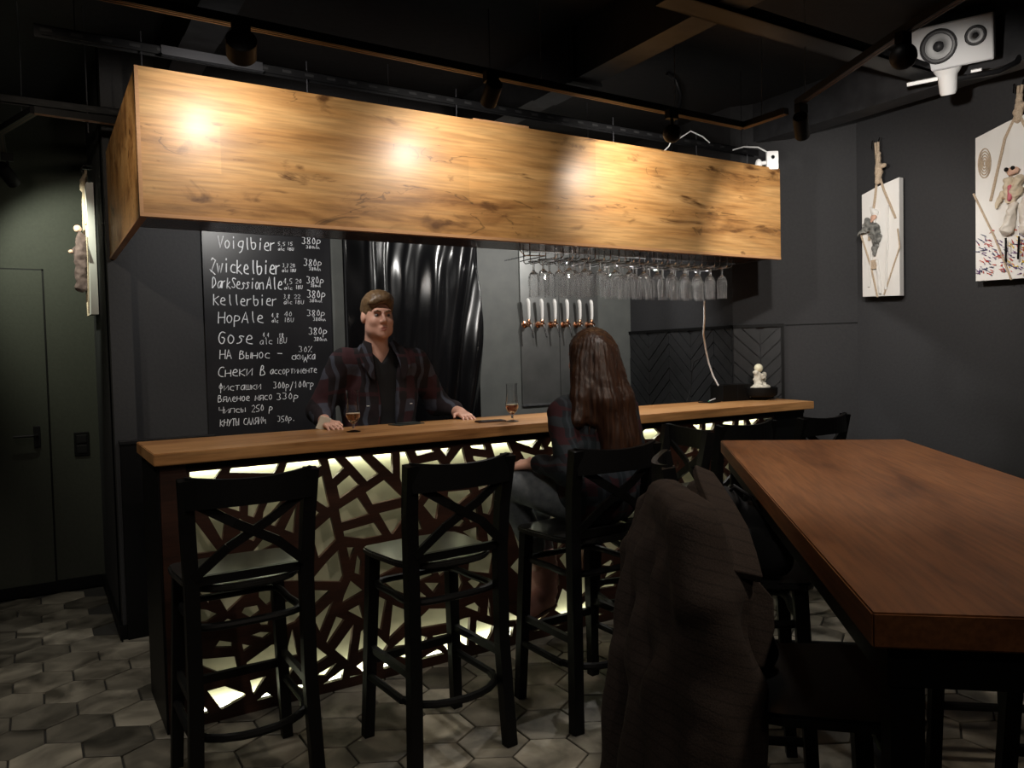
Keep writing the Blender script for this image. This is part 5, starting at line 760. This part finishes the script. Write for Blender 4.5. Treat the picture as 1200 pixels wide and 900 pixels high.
strip(LP,[cw*.045+Vector((0,0,-.02)),cw*.062+Vector((0,0,-.03)),cw*.072+Vector((0,0,-.035)),cw*.078+Vector((0,0,-.035)),cw*.082+Vector((0,0,-.03)),cw*.085+Vector((0,0,-.02))],.022,'collar',co,M['coat'])
LP2=[(-.215,-.015,1.045),(-.20,-.05,.99),(-.205,-.065,.93),(-.22,-.075,.86)]
strip(LP2,[cw*.05,cw*.075,cw*.06,cw*.02],.016,'lapel',co,M['coat'])
# black jacket heaped on the second table stool
jk=thing('black_jacket','black jacket and bag heaped on the stool seat beside the table','jacket',(sJ.location.x,sJ.location.y,.764),math.radians(TA))
random.seed(8)
F=[ell((0,.0,.075),(.20,.18,.085)),cap((-.12,-.05,.10),(.10,.06,.19),.07,.055),cap((.02,-.10,.08),(.10,-.06,.23),.07,.06),cap((.15,.1,.05),(.2,.0,.13),.045,.04)]
def clipz(f): return lambda p: smax(f(p),-(p[2]-.004),.01)
link('jacket_body',sdf_mesh('jacket_body',clipz(union(F,.04)),(-.32,-.30,-.02),(.32,.30,.34),.011,M['tee'],.012,11),jk)
for q in range(2): MB().tube([(.06+.04*q,-.06,.25),(.10+.03*q,-.02,.29),(.15,.03,.26),(.17,.07,.19),(.16,.1,.12)],.006,8).obj('drawstring',M['black'],jk,True)
# ------------------------------------------------------------ rope-hung art boards
def art(name,label,loc,nrm_x,W,Hh,slope,hook_dz,th=.045,hookdy=0,off=.035):
    # local: x = out of the wall, y along the wall, z up ; origin bottom centre
    t=thing(name,label,'wall art',loc,0); s=nrm_x
    P=[(-W/2,.0),(W/2,.012),(W/2,Hh),(W*.1,Hh+slope*.5),(-W/2,Hh+slope)]
    MB().prism(P,(0,0,0),(0,1,0),(0,0,1),(s,0,0),off,off+th).obj('plaster_board',M['canvas'],t)
    MB().box(min(0,s*off),max(0,s*off),-W*.3,W*.3,.08,Hh*.9).obj('wall_spacer',M['black'],t)
    f=off+th+.006
    hz=Hh+hook_dz
    def rp(pts,r=.008,name='rope'):
        return MB().tube([(s*a,b,c) for a,b,c in pts],r,8).obj(name,M['rope'],t,True)
    rp([(f,-W*.42,Hh*.72),(f,-W*.12,Hh+.0),(f-.01,hookdy*.5,Hh+hook_dz*.35),(f-.02,hookdy,hz)]); rp([(f,W*.30,Hh*.55),(f,W*.12,Hh*.95),(f-.01,hookdy*.5+.01,Hh+hook_dz*.35),(f-.02,hookdy+.02,hz)])
    rp([(f,-W*.47,Hh*.62),(f,-W*.52,Hh*.45),(f,-W*.1,Hh*.02)],.005); rp([(f,W*.52,Hh*.62),(f,W*.25,Hh*.3),(f,.02,.0)],.006)
    F=[ell((s*(f-.01),hookdy*.4,Hh+hook_dz*.38),(.022,.026,.03)),ell((s*(f),hookdy*.5-.03,Hh+hook_dz*.5),(.018,.028,.018)),cap((s*f,hookdy*.5,Hh+hook_dz*.2),(s*(f-.01),hookdy*.7,Hh+hook_dz*.75),.02,.016)]
    link('rope_knot',sdf_mesh('rope_knot',union(F,.012),(min(0,s*.2),-.2,Hh-.05),(max(0,s*.2),.2,Hh+hook_dz+.1),.006,M['rope'],.006,45),t)
    MB().tube([(0,hookdy,hz+.03),(s*.05,hookdy,hz+.03),(s*.06,hookdy,hz),(s*.05,hookdy,hz-.02),(s*.035,hookdy,hz-.01)],.005,8).tube([(0,hookdy+.05,hz+.02),(s*.05,hookdy+.05,hz+.02),(s*.055,hookdy+.05,hz-.03),(s*.04,hookdy+.05,hz-.03)],.005,8).obj('steel_hook',M['chrome'],t,True)
    return t,s,f
def lump(name,t,F,lo,hi,m,h=.006,na=.004,k=.012,ns=30): return link(name,sdf_mesh(name,union(F,k),lo,hi,h,M[m],na,ns),t)
# middle-right board
t,s,f=art('art_board','white plaster art board with charred grey figure hung by rope',(4.90,3.075,1.835),-1,.265,.70,.065,.33,hookdy=.02)
t.rotation_euler=(0,0,0)
X=-f
lump('charred_figure',t,[cap((X-.01,.07,.50),(X-.02,.03,.45),.02,.024),cap((X-.02,.08,.46),(X-.03,.125,.44),.018,.012),cap((X-.02,.03,.46),(X-.015,.02,.38),.03,.024),cap((X-.02,.05,.42),(X-.01,.0,.40),.018,.014),cap((X-.015,.02,.38),(X-.01,.035,.30),.022,.012),cap((X-.02,.07,.52),(X-.03,.10,.49),.014,.01)],(-.18,-.2,.22),(.02,.2,.6),'ash',.004,.017,.006,42)
lump('clay_face',t,[ell((X-.012,.035,.535),(.012,.022,.018)),ell((X-.02,.045,.51),(.010,.012,.01))],(-.16,-.1,.45),(.02,.12,.62),'skinart',.004,.006)
lump('plaster_relief',t,[cap((X-.0,.08,.08),(X-.002,.03,.55),.008),cap((X-.0,-.04,.05),(X-.002,-.06,.6),.008,.006),cap((X-.0,.0,.03),(X-.002,.02,.24),.012,.01),cap((X,.03,.56),(X,.06,.60),.02,.012)],(-.16,-.16,0),(.02,.16,.7),'canvas',.005,.006)
MB().box(X-.012,X,.02,.06,.19,.25).obj('kraft_scrap',M['rope'],t)
# far right board with paint splatter
t,s,f=art('art_board','large white art board with spiral, cloth figure and colourful paint splatter',(4.90,2.245,1.87),-1,.44,.86,.10,.24,hookdy=-.03)
X=-f
for q in range(5): MB().tube([(X-.002,.165+.035*(q+1)/5*math.cos(a),.70+.085*(q+1)/5*math.sin(a)) for a in [i*PI/12 for i in range(25)]],.0032,6).obj('spiral_cord',M['rope'],t,True)
lump('figure_torso',t,[cap((X-.02,.03,.48),(X-.025,.02,.56),.022,.028),cap((X-.03,-.04,.56),(X-.035,.0,.50),.024,.02),cap((X-.02,.06,.50),(X-.02,.09,.43),.014,.010),cap((X-.02,.02,.45),(X-.02,-.03,.50),.02,.024)],(-.2,-.15,.3),(.02,.2,.7),'cream',.005,.012,.008,36)
lump('figure_face',t,[ell((X-.02,-.0,.62),(.016,.032,.022)),ell((X-.032,.015,.605),(.010,.010,.013))],(-.18,-.12,.5),(.02,.12,.72),'skinart',.005,.006)
lump('pink_ribbon',t,[cap((X-.04,.01,.55),(X-.04,.01,.46),.010,.014)],(-.2,-.1,.35),(.0,.1,.65),'pink',.005,.006)
MB().ball((X-.035,.03,.63),.012,10,6).ball((X-.035,-.005,.632),.012,10,6).obj('dark_glasses',M['black'],t,True)
lump('silk_skirt',t,[cap((X-.02,.0,.42),(X-.025,.03,.29),.022,.034),cap((X-.02,-.06,.43),(X-.025,-.07,.28),.024,.036)],(-.2,-.22,.18),(.02,.2,.55),'silk',.006,.014,.012,26)
MB().tube([(X-.04,.03,.24),(X-.03,.035,.10)],.006,6).tube([(X-.04,-.04,.24),(X-.03,-.03,.11)],.006,6).obj('figure_legs',M['black'],t,True)
random.seed(4)
for m,nm in(('navy','navy_splatter'),('purple','purple_splatter'),('yellow','yellow_splatter'),('redp','red_splatter')):
    mb=MB()
    for q in range(60 if m!='yellow' else 45):
        y=random.uniform(-.2,.2) if m!='yellow' else random.uniform(-.15,.03); z=random.uniform(.02,.30)*random.uniform(.5,1)+.02; a=random.gauss(.5,.5); L=random.uniform(.008,.035)
        mb.bar((X-.001,y,z),(X-.002,y+L*math.cos(a),min(z+L*math.sin(a),.4)),.006,.004,up=(1,0,0),taper=.3)
    o=mb.obj(nm,M[m],t); o['kind']='stuff'
# left board seen nearly edge-on
t,s,f=art('art_board','narrow white art board seen edge-on beside the left wall corner',(.36,5.53,1.82),-1,.36,.76,.04,.15,off=.008,th=.04)
X=-f
lump('cloth_figure',t,[cap((X-.025,.0,.50),(X-.03,-.0,.38),.026,.034),cap((X-.03,.0,.38),(X-.03,.02,.18),.03,.034),cap((X-.03,.02,.44),(X-.065,.03,.41),.018,.013)],(-.22,-.16,.08),(.02,.16,.62),'pcloth',.005,.010,.01,30)
lump('clay_head',t,[ell((X-.04,.02,.545),(.022,.024,.022))],(-.16,-.08,.48),(.0,.1,.6),'skinart',.005)
lump('clay_hand',t,[ell((X-.078,.035,.405),(.016,.014,.012))],(-.2,-.0,.35),(-.03,.1,.44),'skinart',.004,.004)
# ------------------------------------------------------------ speaker on its bracket, security camera
P=Vector((4.17,2.27,3.085)); xr=Vector((.40,-.915,.0)).normalized(); nr=Vector((-.86,-.376,-.34)).normalized(); zr_=nr.cross(xr)*-1
if zr_.z<0: zr_=-zr_
xr=xr; ang=math.radians(-3); R3=Matrix((( xr.x,-nr.x,zr_.x,P.x),(xr.y,-nr.y,zr_.y,P.y),(xr.z,-nr.z,zr_.z,P.z),(0,0,0,1)))
sk=link('wall_speaker',None,None,'silver wall speaker with two round black cones by the ceiling','speaker'); sk.matrix_world=R3
MB().box(-.205,.205,0,.20,-.115,.115,bev=.008).obj('cabinet',M['spk'],sk)
fy=Matrix.Rotation(PI/2,4,'X')
def cone(nm,x,z,r):
    T=Matrix.Translation((x,-.001,z))@fy
    MB().lathe([(r,0),(r,.010),(r*.9,.012),(r*.88,.004)],32,T).obj(nm+'_ring',M['cone'],sk,True)
    MB().lathe([(r*.78,.003),(r*.80,.008),(r*.74,.009),(r*.72,.003)],32,T).obj(nm+'_surround',M['ring'],sk,True)
    MB().lathe([(r*.9,.003),(r*.72,.005),(r*.3,.0015),(r*.28,.008),(r*.15,.013),(0,.015)],32,T).obj(nm,M['cone'],sk,True)
cone('woofer',-.045,.005,.088); cone('tweeter',.125,.02,.050)
MB().box(-.185,-.179,-.002,0,.0,.035).obj('badge',M['white'],sk)
MB().box(-.20,-.05,-.03,.03,-.165,-.145,bev=.004).box(.10,.15,-.02,.03,-.160,-.145,bev=.004).obj('bracket_plate',M['white'],sk)
MB().lathe([(0,-.25),(.035,-.25),(.042,-.235),(.048,-.15),(.06,-.135),(.07,-.115),(0,-.115)],24,c=(-.01,.03,0)).obj('bracket_cup',M['white'],sk,True)
ab=MB().tube([(.03,.04,-.18),(.22,.06,-.185),(.30,.12,-.16),(.33,.25,-.10)],.016,8).obj('wall_arm',M['blackm'],sk,True)
sc=thing('security_camera','small white square security camera clipped on the canopy right corner','camera',(4.035,3.312,2.70),-.55)
MB().box(-.038,.038,-.03,.0,-.058,.058,bev=.010).obj('camera_body',M['white'],sc)
MB().lathe([(0,0),(.012,0),(.010,.003),(0,.003)],16,Matrix.Translation((.0,-.031,.018))@fy).obj('lens',M['screen'],sc,True)
MB().ball((-.075,.02,-.012),.032,14,10,(.7,.7,1)).tube([(-.075,.02,-.01),(-.02,-.01,-.01)],.012,8).obj('swivel_mount',M['white'],sc,True)
MB().box(-.085,-.062,-.0,.03,-.046,-.035).obj('clip_foot',M['white'],sc)
cbw=MB().tube([(4.05,3.33,2.75),(3.97,3.36,2.79),(3.86,3.38,2.785),(3.78,3.40,2.76)],.005,6).obj('white_cable',M['white'],None,True,label='white lead of the security camera lying above the canopy',cat='cable')
for lab,P_ in(('thin white cable arching above the canopy near its right end',[(3.30,3.40,2.76),(3.42,3.40,2.83),(3.52,3.40,2.81),(3.58,3.40,2.78)]),('thin white cable dropping behind the round right spotlight',[(3.16,3.38,2.66),(3.22,3.38,2.71),(3.27,3.38,2.79)])):
    MB().tube(P_,.004,6).obj('white_cable',M['white'],None,True,label=lab,cat='cable')
pipe=MB().tube([(3.45,3.62,3.25),(3.52,3.62,3.22),(3.56,3.62,3.13),(3.50,3.60,2.95),(3.38,3.58,2.66)],.014,10).obj('conduit_pipe',M['blackm'],None,True,label='dark conduit pipe running from the ceiling down behind the canopy',cat='pipe')
strap=MB().box(2.53,2.545,3.38,3.42,3.0,HC).box(2.53,2.73,3.38,3.42,2.975,2.992).box(2.71,2.725,3.38,3.42,2.99,HC).obj('beam_strap',M['ceiling'],None,label='black strap wrapped around the middle ceiling beam',cat='strap')
# ------------------------------------------------------------ people
def head_sdf(c,yaw,nod=0.0,scale=1.0,face=True):
    c=np.array(c); ca,sa=math.cos(-yaw),math.sin(-yaw); cn,sn=math.cos(nod),math.sin(nod)
    def loc(p):
        x=(p[0]-c[0])/scale; y=(p[1]-c[1])/scale; z=(p[2]-c[2])/scale
        x,y=x*ca-y*sa,x*sa+y*ca
        y,z=y*cn-z*sn,y*sn+z*cn
        return (x,y,z)
    base=union([ell((0,.012,.035),(.076,.096,.088)),ell((0,-.028,-.03),(.067,.066,.085)),ell((0,-.042,-.083),(.056,.045,.038)),ell((0,-.078,-.102),(.023,.02,.02)),ell((-.045,-.02,-.07),(.022,.035,.03)),ell((.045,-.02,-.07),(.022,.035,.03))],.022)
    brow=cap((-.036,-.084,.020),(.036,-.084,.020),.012)
    nose=union([cap((0,-.094,.008),(0,-.116,-.032),.007,.0115),ell((-.011,-.104,-.037),(.009,.011,.008)),ell((.011,-.104,-.037),(.009,.011,.008))],.008)
    chk=union([ell((-.038,-.066,-.034),(.024,.022,.022)),ell((.038,-.066,-.034),(.024,.022,.022))],.01)
    lips=union([cap((-.019,-.094,-.067),(.019,-.094,-.067),.0052),cap((-.015,-.094,-.078),(.015,-.094,-.078),.0062)],.003)
    ears=union([ell((-.077,.012,-.008),(.010,.021,.032)),ell((.077,.012,-.008),(.010,.021,.032))],.004)
    sock=[ell((-.031,-.103,-.002),(.017,.017,.011)),ell((.031,-.103,-.002),(.017,.017,.011))]
    def f(p):
        q=loc(p); d=base(q)
        if face:
            d=smin(d,brow(q),.014); d=smin(d,chk(q),.018)
            for s in sock: d=smax(d,-s(q),.008)
            d=smin(d,nose(q),.008); d=smin(d,lips(q),.007)
            d=smax(d,-cap((-.02,-.103,-.0725),(.02,-.103,-.0725),.0028)(q),.003)
        d=smin(d,ears(q),.008)
        return d*scale
    inv=Matrix.Translation(c)@Matrix.Rotation(yaw,4,'Z')@Matrix.Rotation(nod,4,'X').inverted()@Matrix.Scale(scale,4)
    return f,inv,loc
def hand(w,palm_dir,side,spread,curl=.35,r=.0085):
    # w wrist, palm_dir unit direction to the fingers, side = direction of the thumb
    w=Vector(w); d=Vector(palm_dir).normalized(); s=Vector(side).normalized(); s=(s-d*s.dot(d)).normalized(); n=d.cross(s).normalized()
    if n.z>0: n=-n
    F=[]; k=w+d*.085
    for i in range(4):
        o=s*(.030-.020*i); F.append(cap(w+s*(.016-.011*i),k+o,.016,.0125))
        L=(.040,.046,.043,.033)[i]; p=k+o; dd_=(d+s*(.10-.07*i)*spread)
        for j,(ll,cu) in enumerate(((L,.15),(L*.62,.6),(L*.5,1.0))):
            dv=(dd_+n*cu*curl*2).normalized(); q=p+dv*ll; F.append(cap(p,q,r*(1-.1*j),r*(.9-.1*j))); p=q
    p=w+d*.025+s*.022; q=p+(d*.6+s*.8).normalized()*.042; F.append(cap(p,q,.014,.010)); q2=q+(d*.9+s*.35+n*curl).normalized()*.03; F.append(cap(q,q2,.0095,.0075))
    return F
def person(label,loc): 
    return label,loc
# ---- bartender: origin at his feet, world axes, faces -Y (towards the bar)
BL=Vector((1.66,4.12,0))
hc=(0.0,-.02,1.745); hy=math.radians(-4)
hs,hinv,hloc=head_sdf(hc,hy,.02,1.06)
lw=(-.385,-.20,1.185); rw=(.42,-.19,1.185)
arms=[cap((-.20,.0,1.49),(-.33,.03,1.22),.052,.043),cap((-.33,.03,1.22),lw,.042,.030),cap((.22,.0,1.49),(.38,.04,1.22),.052,.043),cap((.38,.04,1.22),rw,.042,.030)]
hnd=hand(lw,(.1,-1,-.18),(1,0,0),1)+hand(rw,(-.1,-1,-.18),(-1,0,0),1)
body_=[hs,cap((0,.0,1.68),(0,.02,1.52),.062,.07),cap((-.15,.02,1.50),(.17,.02,1.50),.06),ell((0,.02,1.28),(.17,.105,.22)),ell((0,.02,1.02),(.155,.11,.16)),cap((-.09,.02,.95),(-.11,.02,.50),.088,.058),cap((-.11,.02,.50),(-.11,.04,.10),.056,.038),cap((-.11,.04,.05),(-.12,-.12,.04),.045,.035),cap((.09,.02,.95),(.11,.02,.50),.088,.058),cap((.11,.02,.50),(.11,.04,.10),.056,.038),cap((.11,.04,.05),(.12,-.12,.04),.045,.035)]+arms
def fbody(p):
    d=hs(p)
    d=smin(d,union(body_[1:],.03)(p),.025)
    return smin(d,union(hnd,.006)(p),.012)
def two_res(fn,name,lo,hi,h,m): return sdf_mesh(name,fn,lo,hi,h,m)
man=link('person',None); bpy.data.objects.remove(man)
man=link('person',two_res(fbody,'person',(-.52,-.42,-.01),(.56,.28,1.93),.0072,M['skin']),None,'man behind the bar in black T-shirt and open plaid flannel shirt','person',None,None,BL)
def local_mesh(f,loc_,lo,hi): return lambda p: f(loc_(p))
def hair_short(q):
    o=ell((0,.014,.045),(.083,.103,.092))(q)+.0016*np.sin(q[0]*260+q[2]*90+3*np.sin(q[1]*30))
    top=ell((.004,-.035,.082),(.072,.066,.050))(q); o=smin(o,top,.03)
    o=smin(o,cap((.025,-.088,.090),(-.058,-.076,.066),.014,.012)(q),.02)
    face=ell((.004,-.10,-.055),(.072,.09,.115))(q); o=smax(o,-face,.010)
    low=-(q[2]+.035+np.clip((q[1]),-1,.0)*.5) ; o=smax(o,low,.01)
    o=smax(o,-ell((-.08,.0,-.03),(.02,.028,.04))(q),.006); return smax(o,-ell((.08,.0,-.03),(.02,.028,.04))(q),.006)
link('hair',sdf_mesh('hair',lambda p:hair_short(hloc(p)),(-.14,-.19,1.62),(.14,.16,1.93),.0045,M['hair_m'],.0012,60),man)
for s in(-1,1):
    e=MB().ball(hinv@Vector((s*.031,-.080,-.002)),.0118,12,8).obj('eye',M['eyew'],man,True); MB().ball(hinv@Vector((s*.031+.001,-.0885,-.002)),.0052,10,6).obj('iris',M['eye'],e,True)
    MB().tube([hinv@Vector((s*.014,-.097,.017)),hinv@Vector((s*.032,-.0975,.022)),hinv@Vector((s*.048,-.086,.017))],[.0038,.0052,.0028],6).obj('eyebrow',M['hair_m'],man,True)
MB().tube([hinv@Vector((-.019,-.096,-.068)),hinv@Vector((0,-.101,-.0665)),hinv@Vector((.019,-.096,-.068))],[.0022,.0045,.0022],8).tube([hinv@Vector((-.016,-.096,-.0775)),hinv@Vector((0,-.1015,-.079)),hinv@Vector((.016,-.096,-.0775))],[.0025,.0055,.0025],8).obj('lips',M['lip'],man,True)
tee_s=union([cap((-.15,.02,1.50),(.17,.02,1.50),.068),ell((0,.015,1.30),(.182,.125,.25)),ell((0,.02,1.02),(.168,.125,.2)),cap((0,.012,1.565),(0,.02,1.48),.076,.085)],.04)
def tee(p):
    d=tee_s(p); d=smax(d,p[2]-1.600,.01)
    v=-( (1.455-p[2])*.62-np.abs(p[0]) )  # V neck
    vn=smax(smax(-(p[2]-1.475)+np.abs(p[0])*1.3, p[1]+.0,.01)*1.0, np.abs(p[0])-.075,.01)
    return smax(d,-vn,.006)
link('t_shirt',sdf_mesh('t_shirt',tee,(-.26,-.18,.84),(.28,.2,1.64),.0085,M['tee']),man)
jb=union([cap((-.19,.01,1.485),(.215,.01,1.485),.080),ell((.01,.02,1.29),(.235,.150,.27)),ell((.01,.03,1.02),(.225,.155,.24)),cap((0,.03,1.57),(0,.02,1.48),.084,.095)],.045)
js=union([cap((-.205,.0,1.48),(-.335,.03,1.225),.080,.068),cap((-.335,.03,1.225),(-.378,-.13,1.20),.068,.05),cap((.235,.0,1.475),(.39,.04,1.225),.080,.068),cap((.39,.04,1.225),(.418,-.12,1.20),.068,.05)],.03)
def jacket(p):
    d=smin(jb(p),js(p),.03)
    w=np.where(p[2]>1.42,.055+(p[2]-1.42)*.25,.055+.0*(p[2])); w=w+.012*np.sin(p[2]*14)
    op=smax(np.abs(p[0]-.012)-w,p[1]-.02,.01); d=smax(d,-op,.01)
    return smax(d,p[2]-1.595,.008)
link('flannel_shirt',sdf_mesh('flannel_shirt',jacket,(-.5,-.26,.76),(.53,.24,1.64),.0085,M['plaid_m'],.006,14),man)
for s in(-1,1):
    strip([(s*.070,-.035,1.60),(s*.108,-.10,1.535),(s*.112,-.138,1.47),(s*.09,-.156,1.39)],[(s*.04,.02,.02),(s*.075,.01,.02),(s*.07,.012,.015),(s*.02,.0,.01)],.010,'collar_flap',man,M['plaid_m'])
    MB().tube([(s*.12,-.162,1.25),(s*.135,-.160,1.25)],.002,6).obj('shirt_button',M['ivory'],man)
link('trousers',sdf_mesh('trousers',union([ell((0,.02,.98),(.175,.13,.14)),cap((-.09,.02,.95),(-.11,.02,.50),.10,.075),cap((-.11,.02,.50),(-.11,.04,.09),.072,.06),cap((.09,.02,.95),(.11,.02,.50),.10,.075),cap((.11,.02,.50),(.11,.04,.09),.072,.06)],.03),(-.24,-.16,.02),(.24,.2,1.16),.014,M['jeans']),man)
# ---- woman on the stool, seen from behind : origin at her seat, world axes
WL=Vector((2.06,2.66,0))
hc2=(.035,.055,1.485); hy2=math.radians(180+14)
hs2,hinv2,hloc2=head_sdf(hc2,hy2,.0,.97)
lh=(-.215,.14,1.03)
# joints
HipL,HipR=(-.085,.0,.86),(.085,.0,.86); KnL,KnR=(-.285,.27,.945),(-.03,.42,.80); AnL,AnR=(-.055,.33,.46),(-.02,.37,.40)
wb=[cap((.03,.05,1.42),(.035,.04,1.30),.047,.05),cap((-.11,.02,1.275),(.16,.03,1.275),.05),ell((.02,.01,1.12),(.14,.09,.18)),ell((0,-.01,.92),(.155,.125,.12)),
 cap(HipL,KnL,.085,.058),cap(KnL,AnL,.055,.038),cap(HipR,KnR,.085,.058),cap(KnR,AnR,.055,.038),
 cap((-.15,.02,1.25),(-.20,-.10,1.01),.042,.036),cap((-.20,-.10,1.01),lh,.035,.024),cap((.20,.03,1.25),(.245,.02,1.02),.042,.036),cap((.245,.02,1.02),(.14,.26,1.02),.035,.024),
 cap(AnL,(-.04,.33,.34),.038,.036),cap((-.04,.33,.34),(-.18,.30,.30),.034,.028),cap(AnR,(-.02,.38,.34),.036,.034),cap((-.02,.38,.34),(-.04,.50,.325),.033,.026)]
wh=hand(lh,(-.45,.8,-.12),(.8,.5,.3),1,.5,.008)+hand((.14,.26,1.02),(-.6,.7,-.1),(-.6,-.5,.4),1,.5,.008)
def fw(p):
    d=hs2(p); d=smin(d,union(wb,.025)(p),.02); return smin(d,union(wh,.006)(p),.01)
wo=link('person',sdf_mesh('person',fw,(-.46,-.30,.22),(.40,.60,1.66),.0075,M['skin']),None,'long-haired woman in dark plaid shirt seated on a stool, seen from behind','person',None,None,WL)
# long hair: curtain of strands merged on the skull
def hair_long(p):
    q=hloc2(p)
    cap_=ell((0,.012,.04),(.088,.112,.098))(q); cap_=smax(cap_,-ell((0,-.12,-.05),(.062,.085,.11))(q),.012)
    d=cap_
    for a,b,c,r0,r1 in (((-.045,.01,1.52),(-.085,-.035,1.32),(-.125,-.05,1.22),.055,.035),((.0,-.03,1.52),(.0,-.09,1.30),(.02,-.115,1.10),.065,.06),((.06,-.02,1.50),(.10,-.07,1.30),(.125,-.10,1.08),.06,.052),((.10,.03,1.50),(.14,-.01,1.32),(.175,-.04,1.12),.045,.040),((.03,-.05,1.30),(.07,-.115,1.12),(.10,-.12,1.02),.055,.03),((-.02,-.0,1.55),(-.055,-.05,1.35),(-.06,-.075,1.22),.05,.03)):
        d=smin(d,cap(a,b,r0,(r0+r1)/2)(p),.025); d=smin(d,cap(b,c,(r0+r1)/2,r1)(p),.025)
    # strand grooves
    ang=np.arctan2(p[0]-.035,-(p[1]-.03)); d=d+.0018*np.sin(ang*46+2*np.sin(p[2]*14))+.0012*np.sin(ang*97+p[2]*25)
    return d
link('long_hair',sdf_mesh('long_hair',hair_long,(-.2,-.26,.94),(.27,.2,1.64),.0065,M['hair_f'],.003,20),wo)
random.seed(17); sm=MB()
for i in range(70):
    a=random.uniform(-1.75,1.6); z1=random.uniform(1.03,1.2)+(.1 if a<-.3 else 0); x=math.sin(a); y=-math.cos(a)
    P0=Vector((.035+x*.085,.045+y*.10,1.50)); P1=Vector((.045+x*.115,.0+y*.10,1.33)); P2=Vector((.055+x*.14+random.uniform(-.02,.02),-.01+y*.115,(1.33+z1)/2)); P3=Vector((.055+x*.145+random.uniform(-.03,.03),-.01+y*.11,z1))
    sm.tube([P0,P1,P2,P3],[.004,.006,.005,.0015],5)
o=sm.obj('loose_locks',M['hair_f'],wo,True); o['kind']='stuff'
shw=union([cap((-.12,.02,1.27),(.17,.03,1.27),.062),ell((.02,.01,1.12),(.165,.115,.2)),ell((.01,-.02,.92),(.205,.165,.17)),cap((-.16,.02,1.25),(-.205,-.10,1.015),.058,.054),cap((-.205,-.10,1.015),(-.225,.09,1.035),.054,.042),cap((.21,.03,1.25),(.255,.02,1.02),.058,.054),cap((.255,.02,1.02),(.16,.22,1.02),.054,.042),cap((.03,.05,1.335),(.035,.04,1.29),.05,.06)],.03)
def shirt2(p):
    d=shw(p); return smax(d,-(p[2]-.768),.012)
link('plaid_shirt',sdf_mesh('plaid_shirt',shirt2,(-.36,-.28,.74),(.38,.34,1.42),.009,M['plaid_f'],.006,14),wo)
link('jeans',sdf_mesh('jeans',union([cap(HipL,KnL,.095,.072),cap(KnL,(-.122,.312,.62),.068,.056),cap(HipR,KnR,.095,.070),cap(KnR,(-.022,.39,.56),.066,.056)],.02),(-.46,-.16,.36),(.24,.56,1.08),.009,M['jeans'],.004,14),wo)
def boot(an,heel,toe,lab):
    an,heel,toe=Vector(an),Vector(heel),Vector(toe)
    f=union([cap(an+Vector((0,0,.15)),an+Vector((0,0,.02)),.064,.058),cap(an+Vector((0,0,.02)),heel+Vector((0,0,.045)),.058,.05),cap(heel+Vector((0,0,.04)),toe+Vector((0,0,.02)),.044,.034),cap(heel,toe,.036,.032)],.02)
    zc=min(heel.z,toe.z)-.036
    g=lambda p: smax(f(p),-(p[2]-zc),.004)
    lo=[min(an[i],heel[i],toe[i])-.09 for i in range(3)]; hi=[max(an[i],heel[i],toe[i])+.17 for i in range(3)]
    b=link('boot',sdf_mesh('boot',lambda p:smax(g(p),p[2]-(an.z+.12),.006),lo,hi,.0065,M['boot'],.003,20),wo)
    d=(toe-heel).normalized(); c=(heel+toe)/2
    MB().bar(heel-d*.035+Vector((0,0,-.034)),toe+d*.03+Vector((0,0,-.034)),.07,.014).obj('boot_sole',M['sole'],b)
boot(AnL,(-.04,.33,.345),(-.185,.30,.315),'l'); boot(AnR,(-.02,.385,.385),(-.045,.50,.372),'r')
for o in list(bpy.data.objects):
    if o.users_collection==() and o.users==0: bpy.data.objects.remove(o)
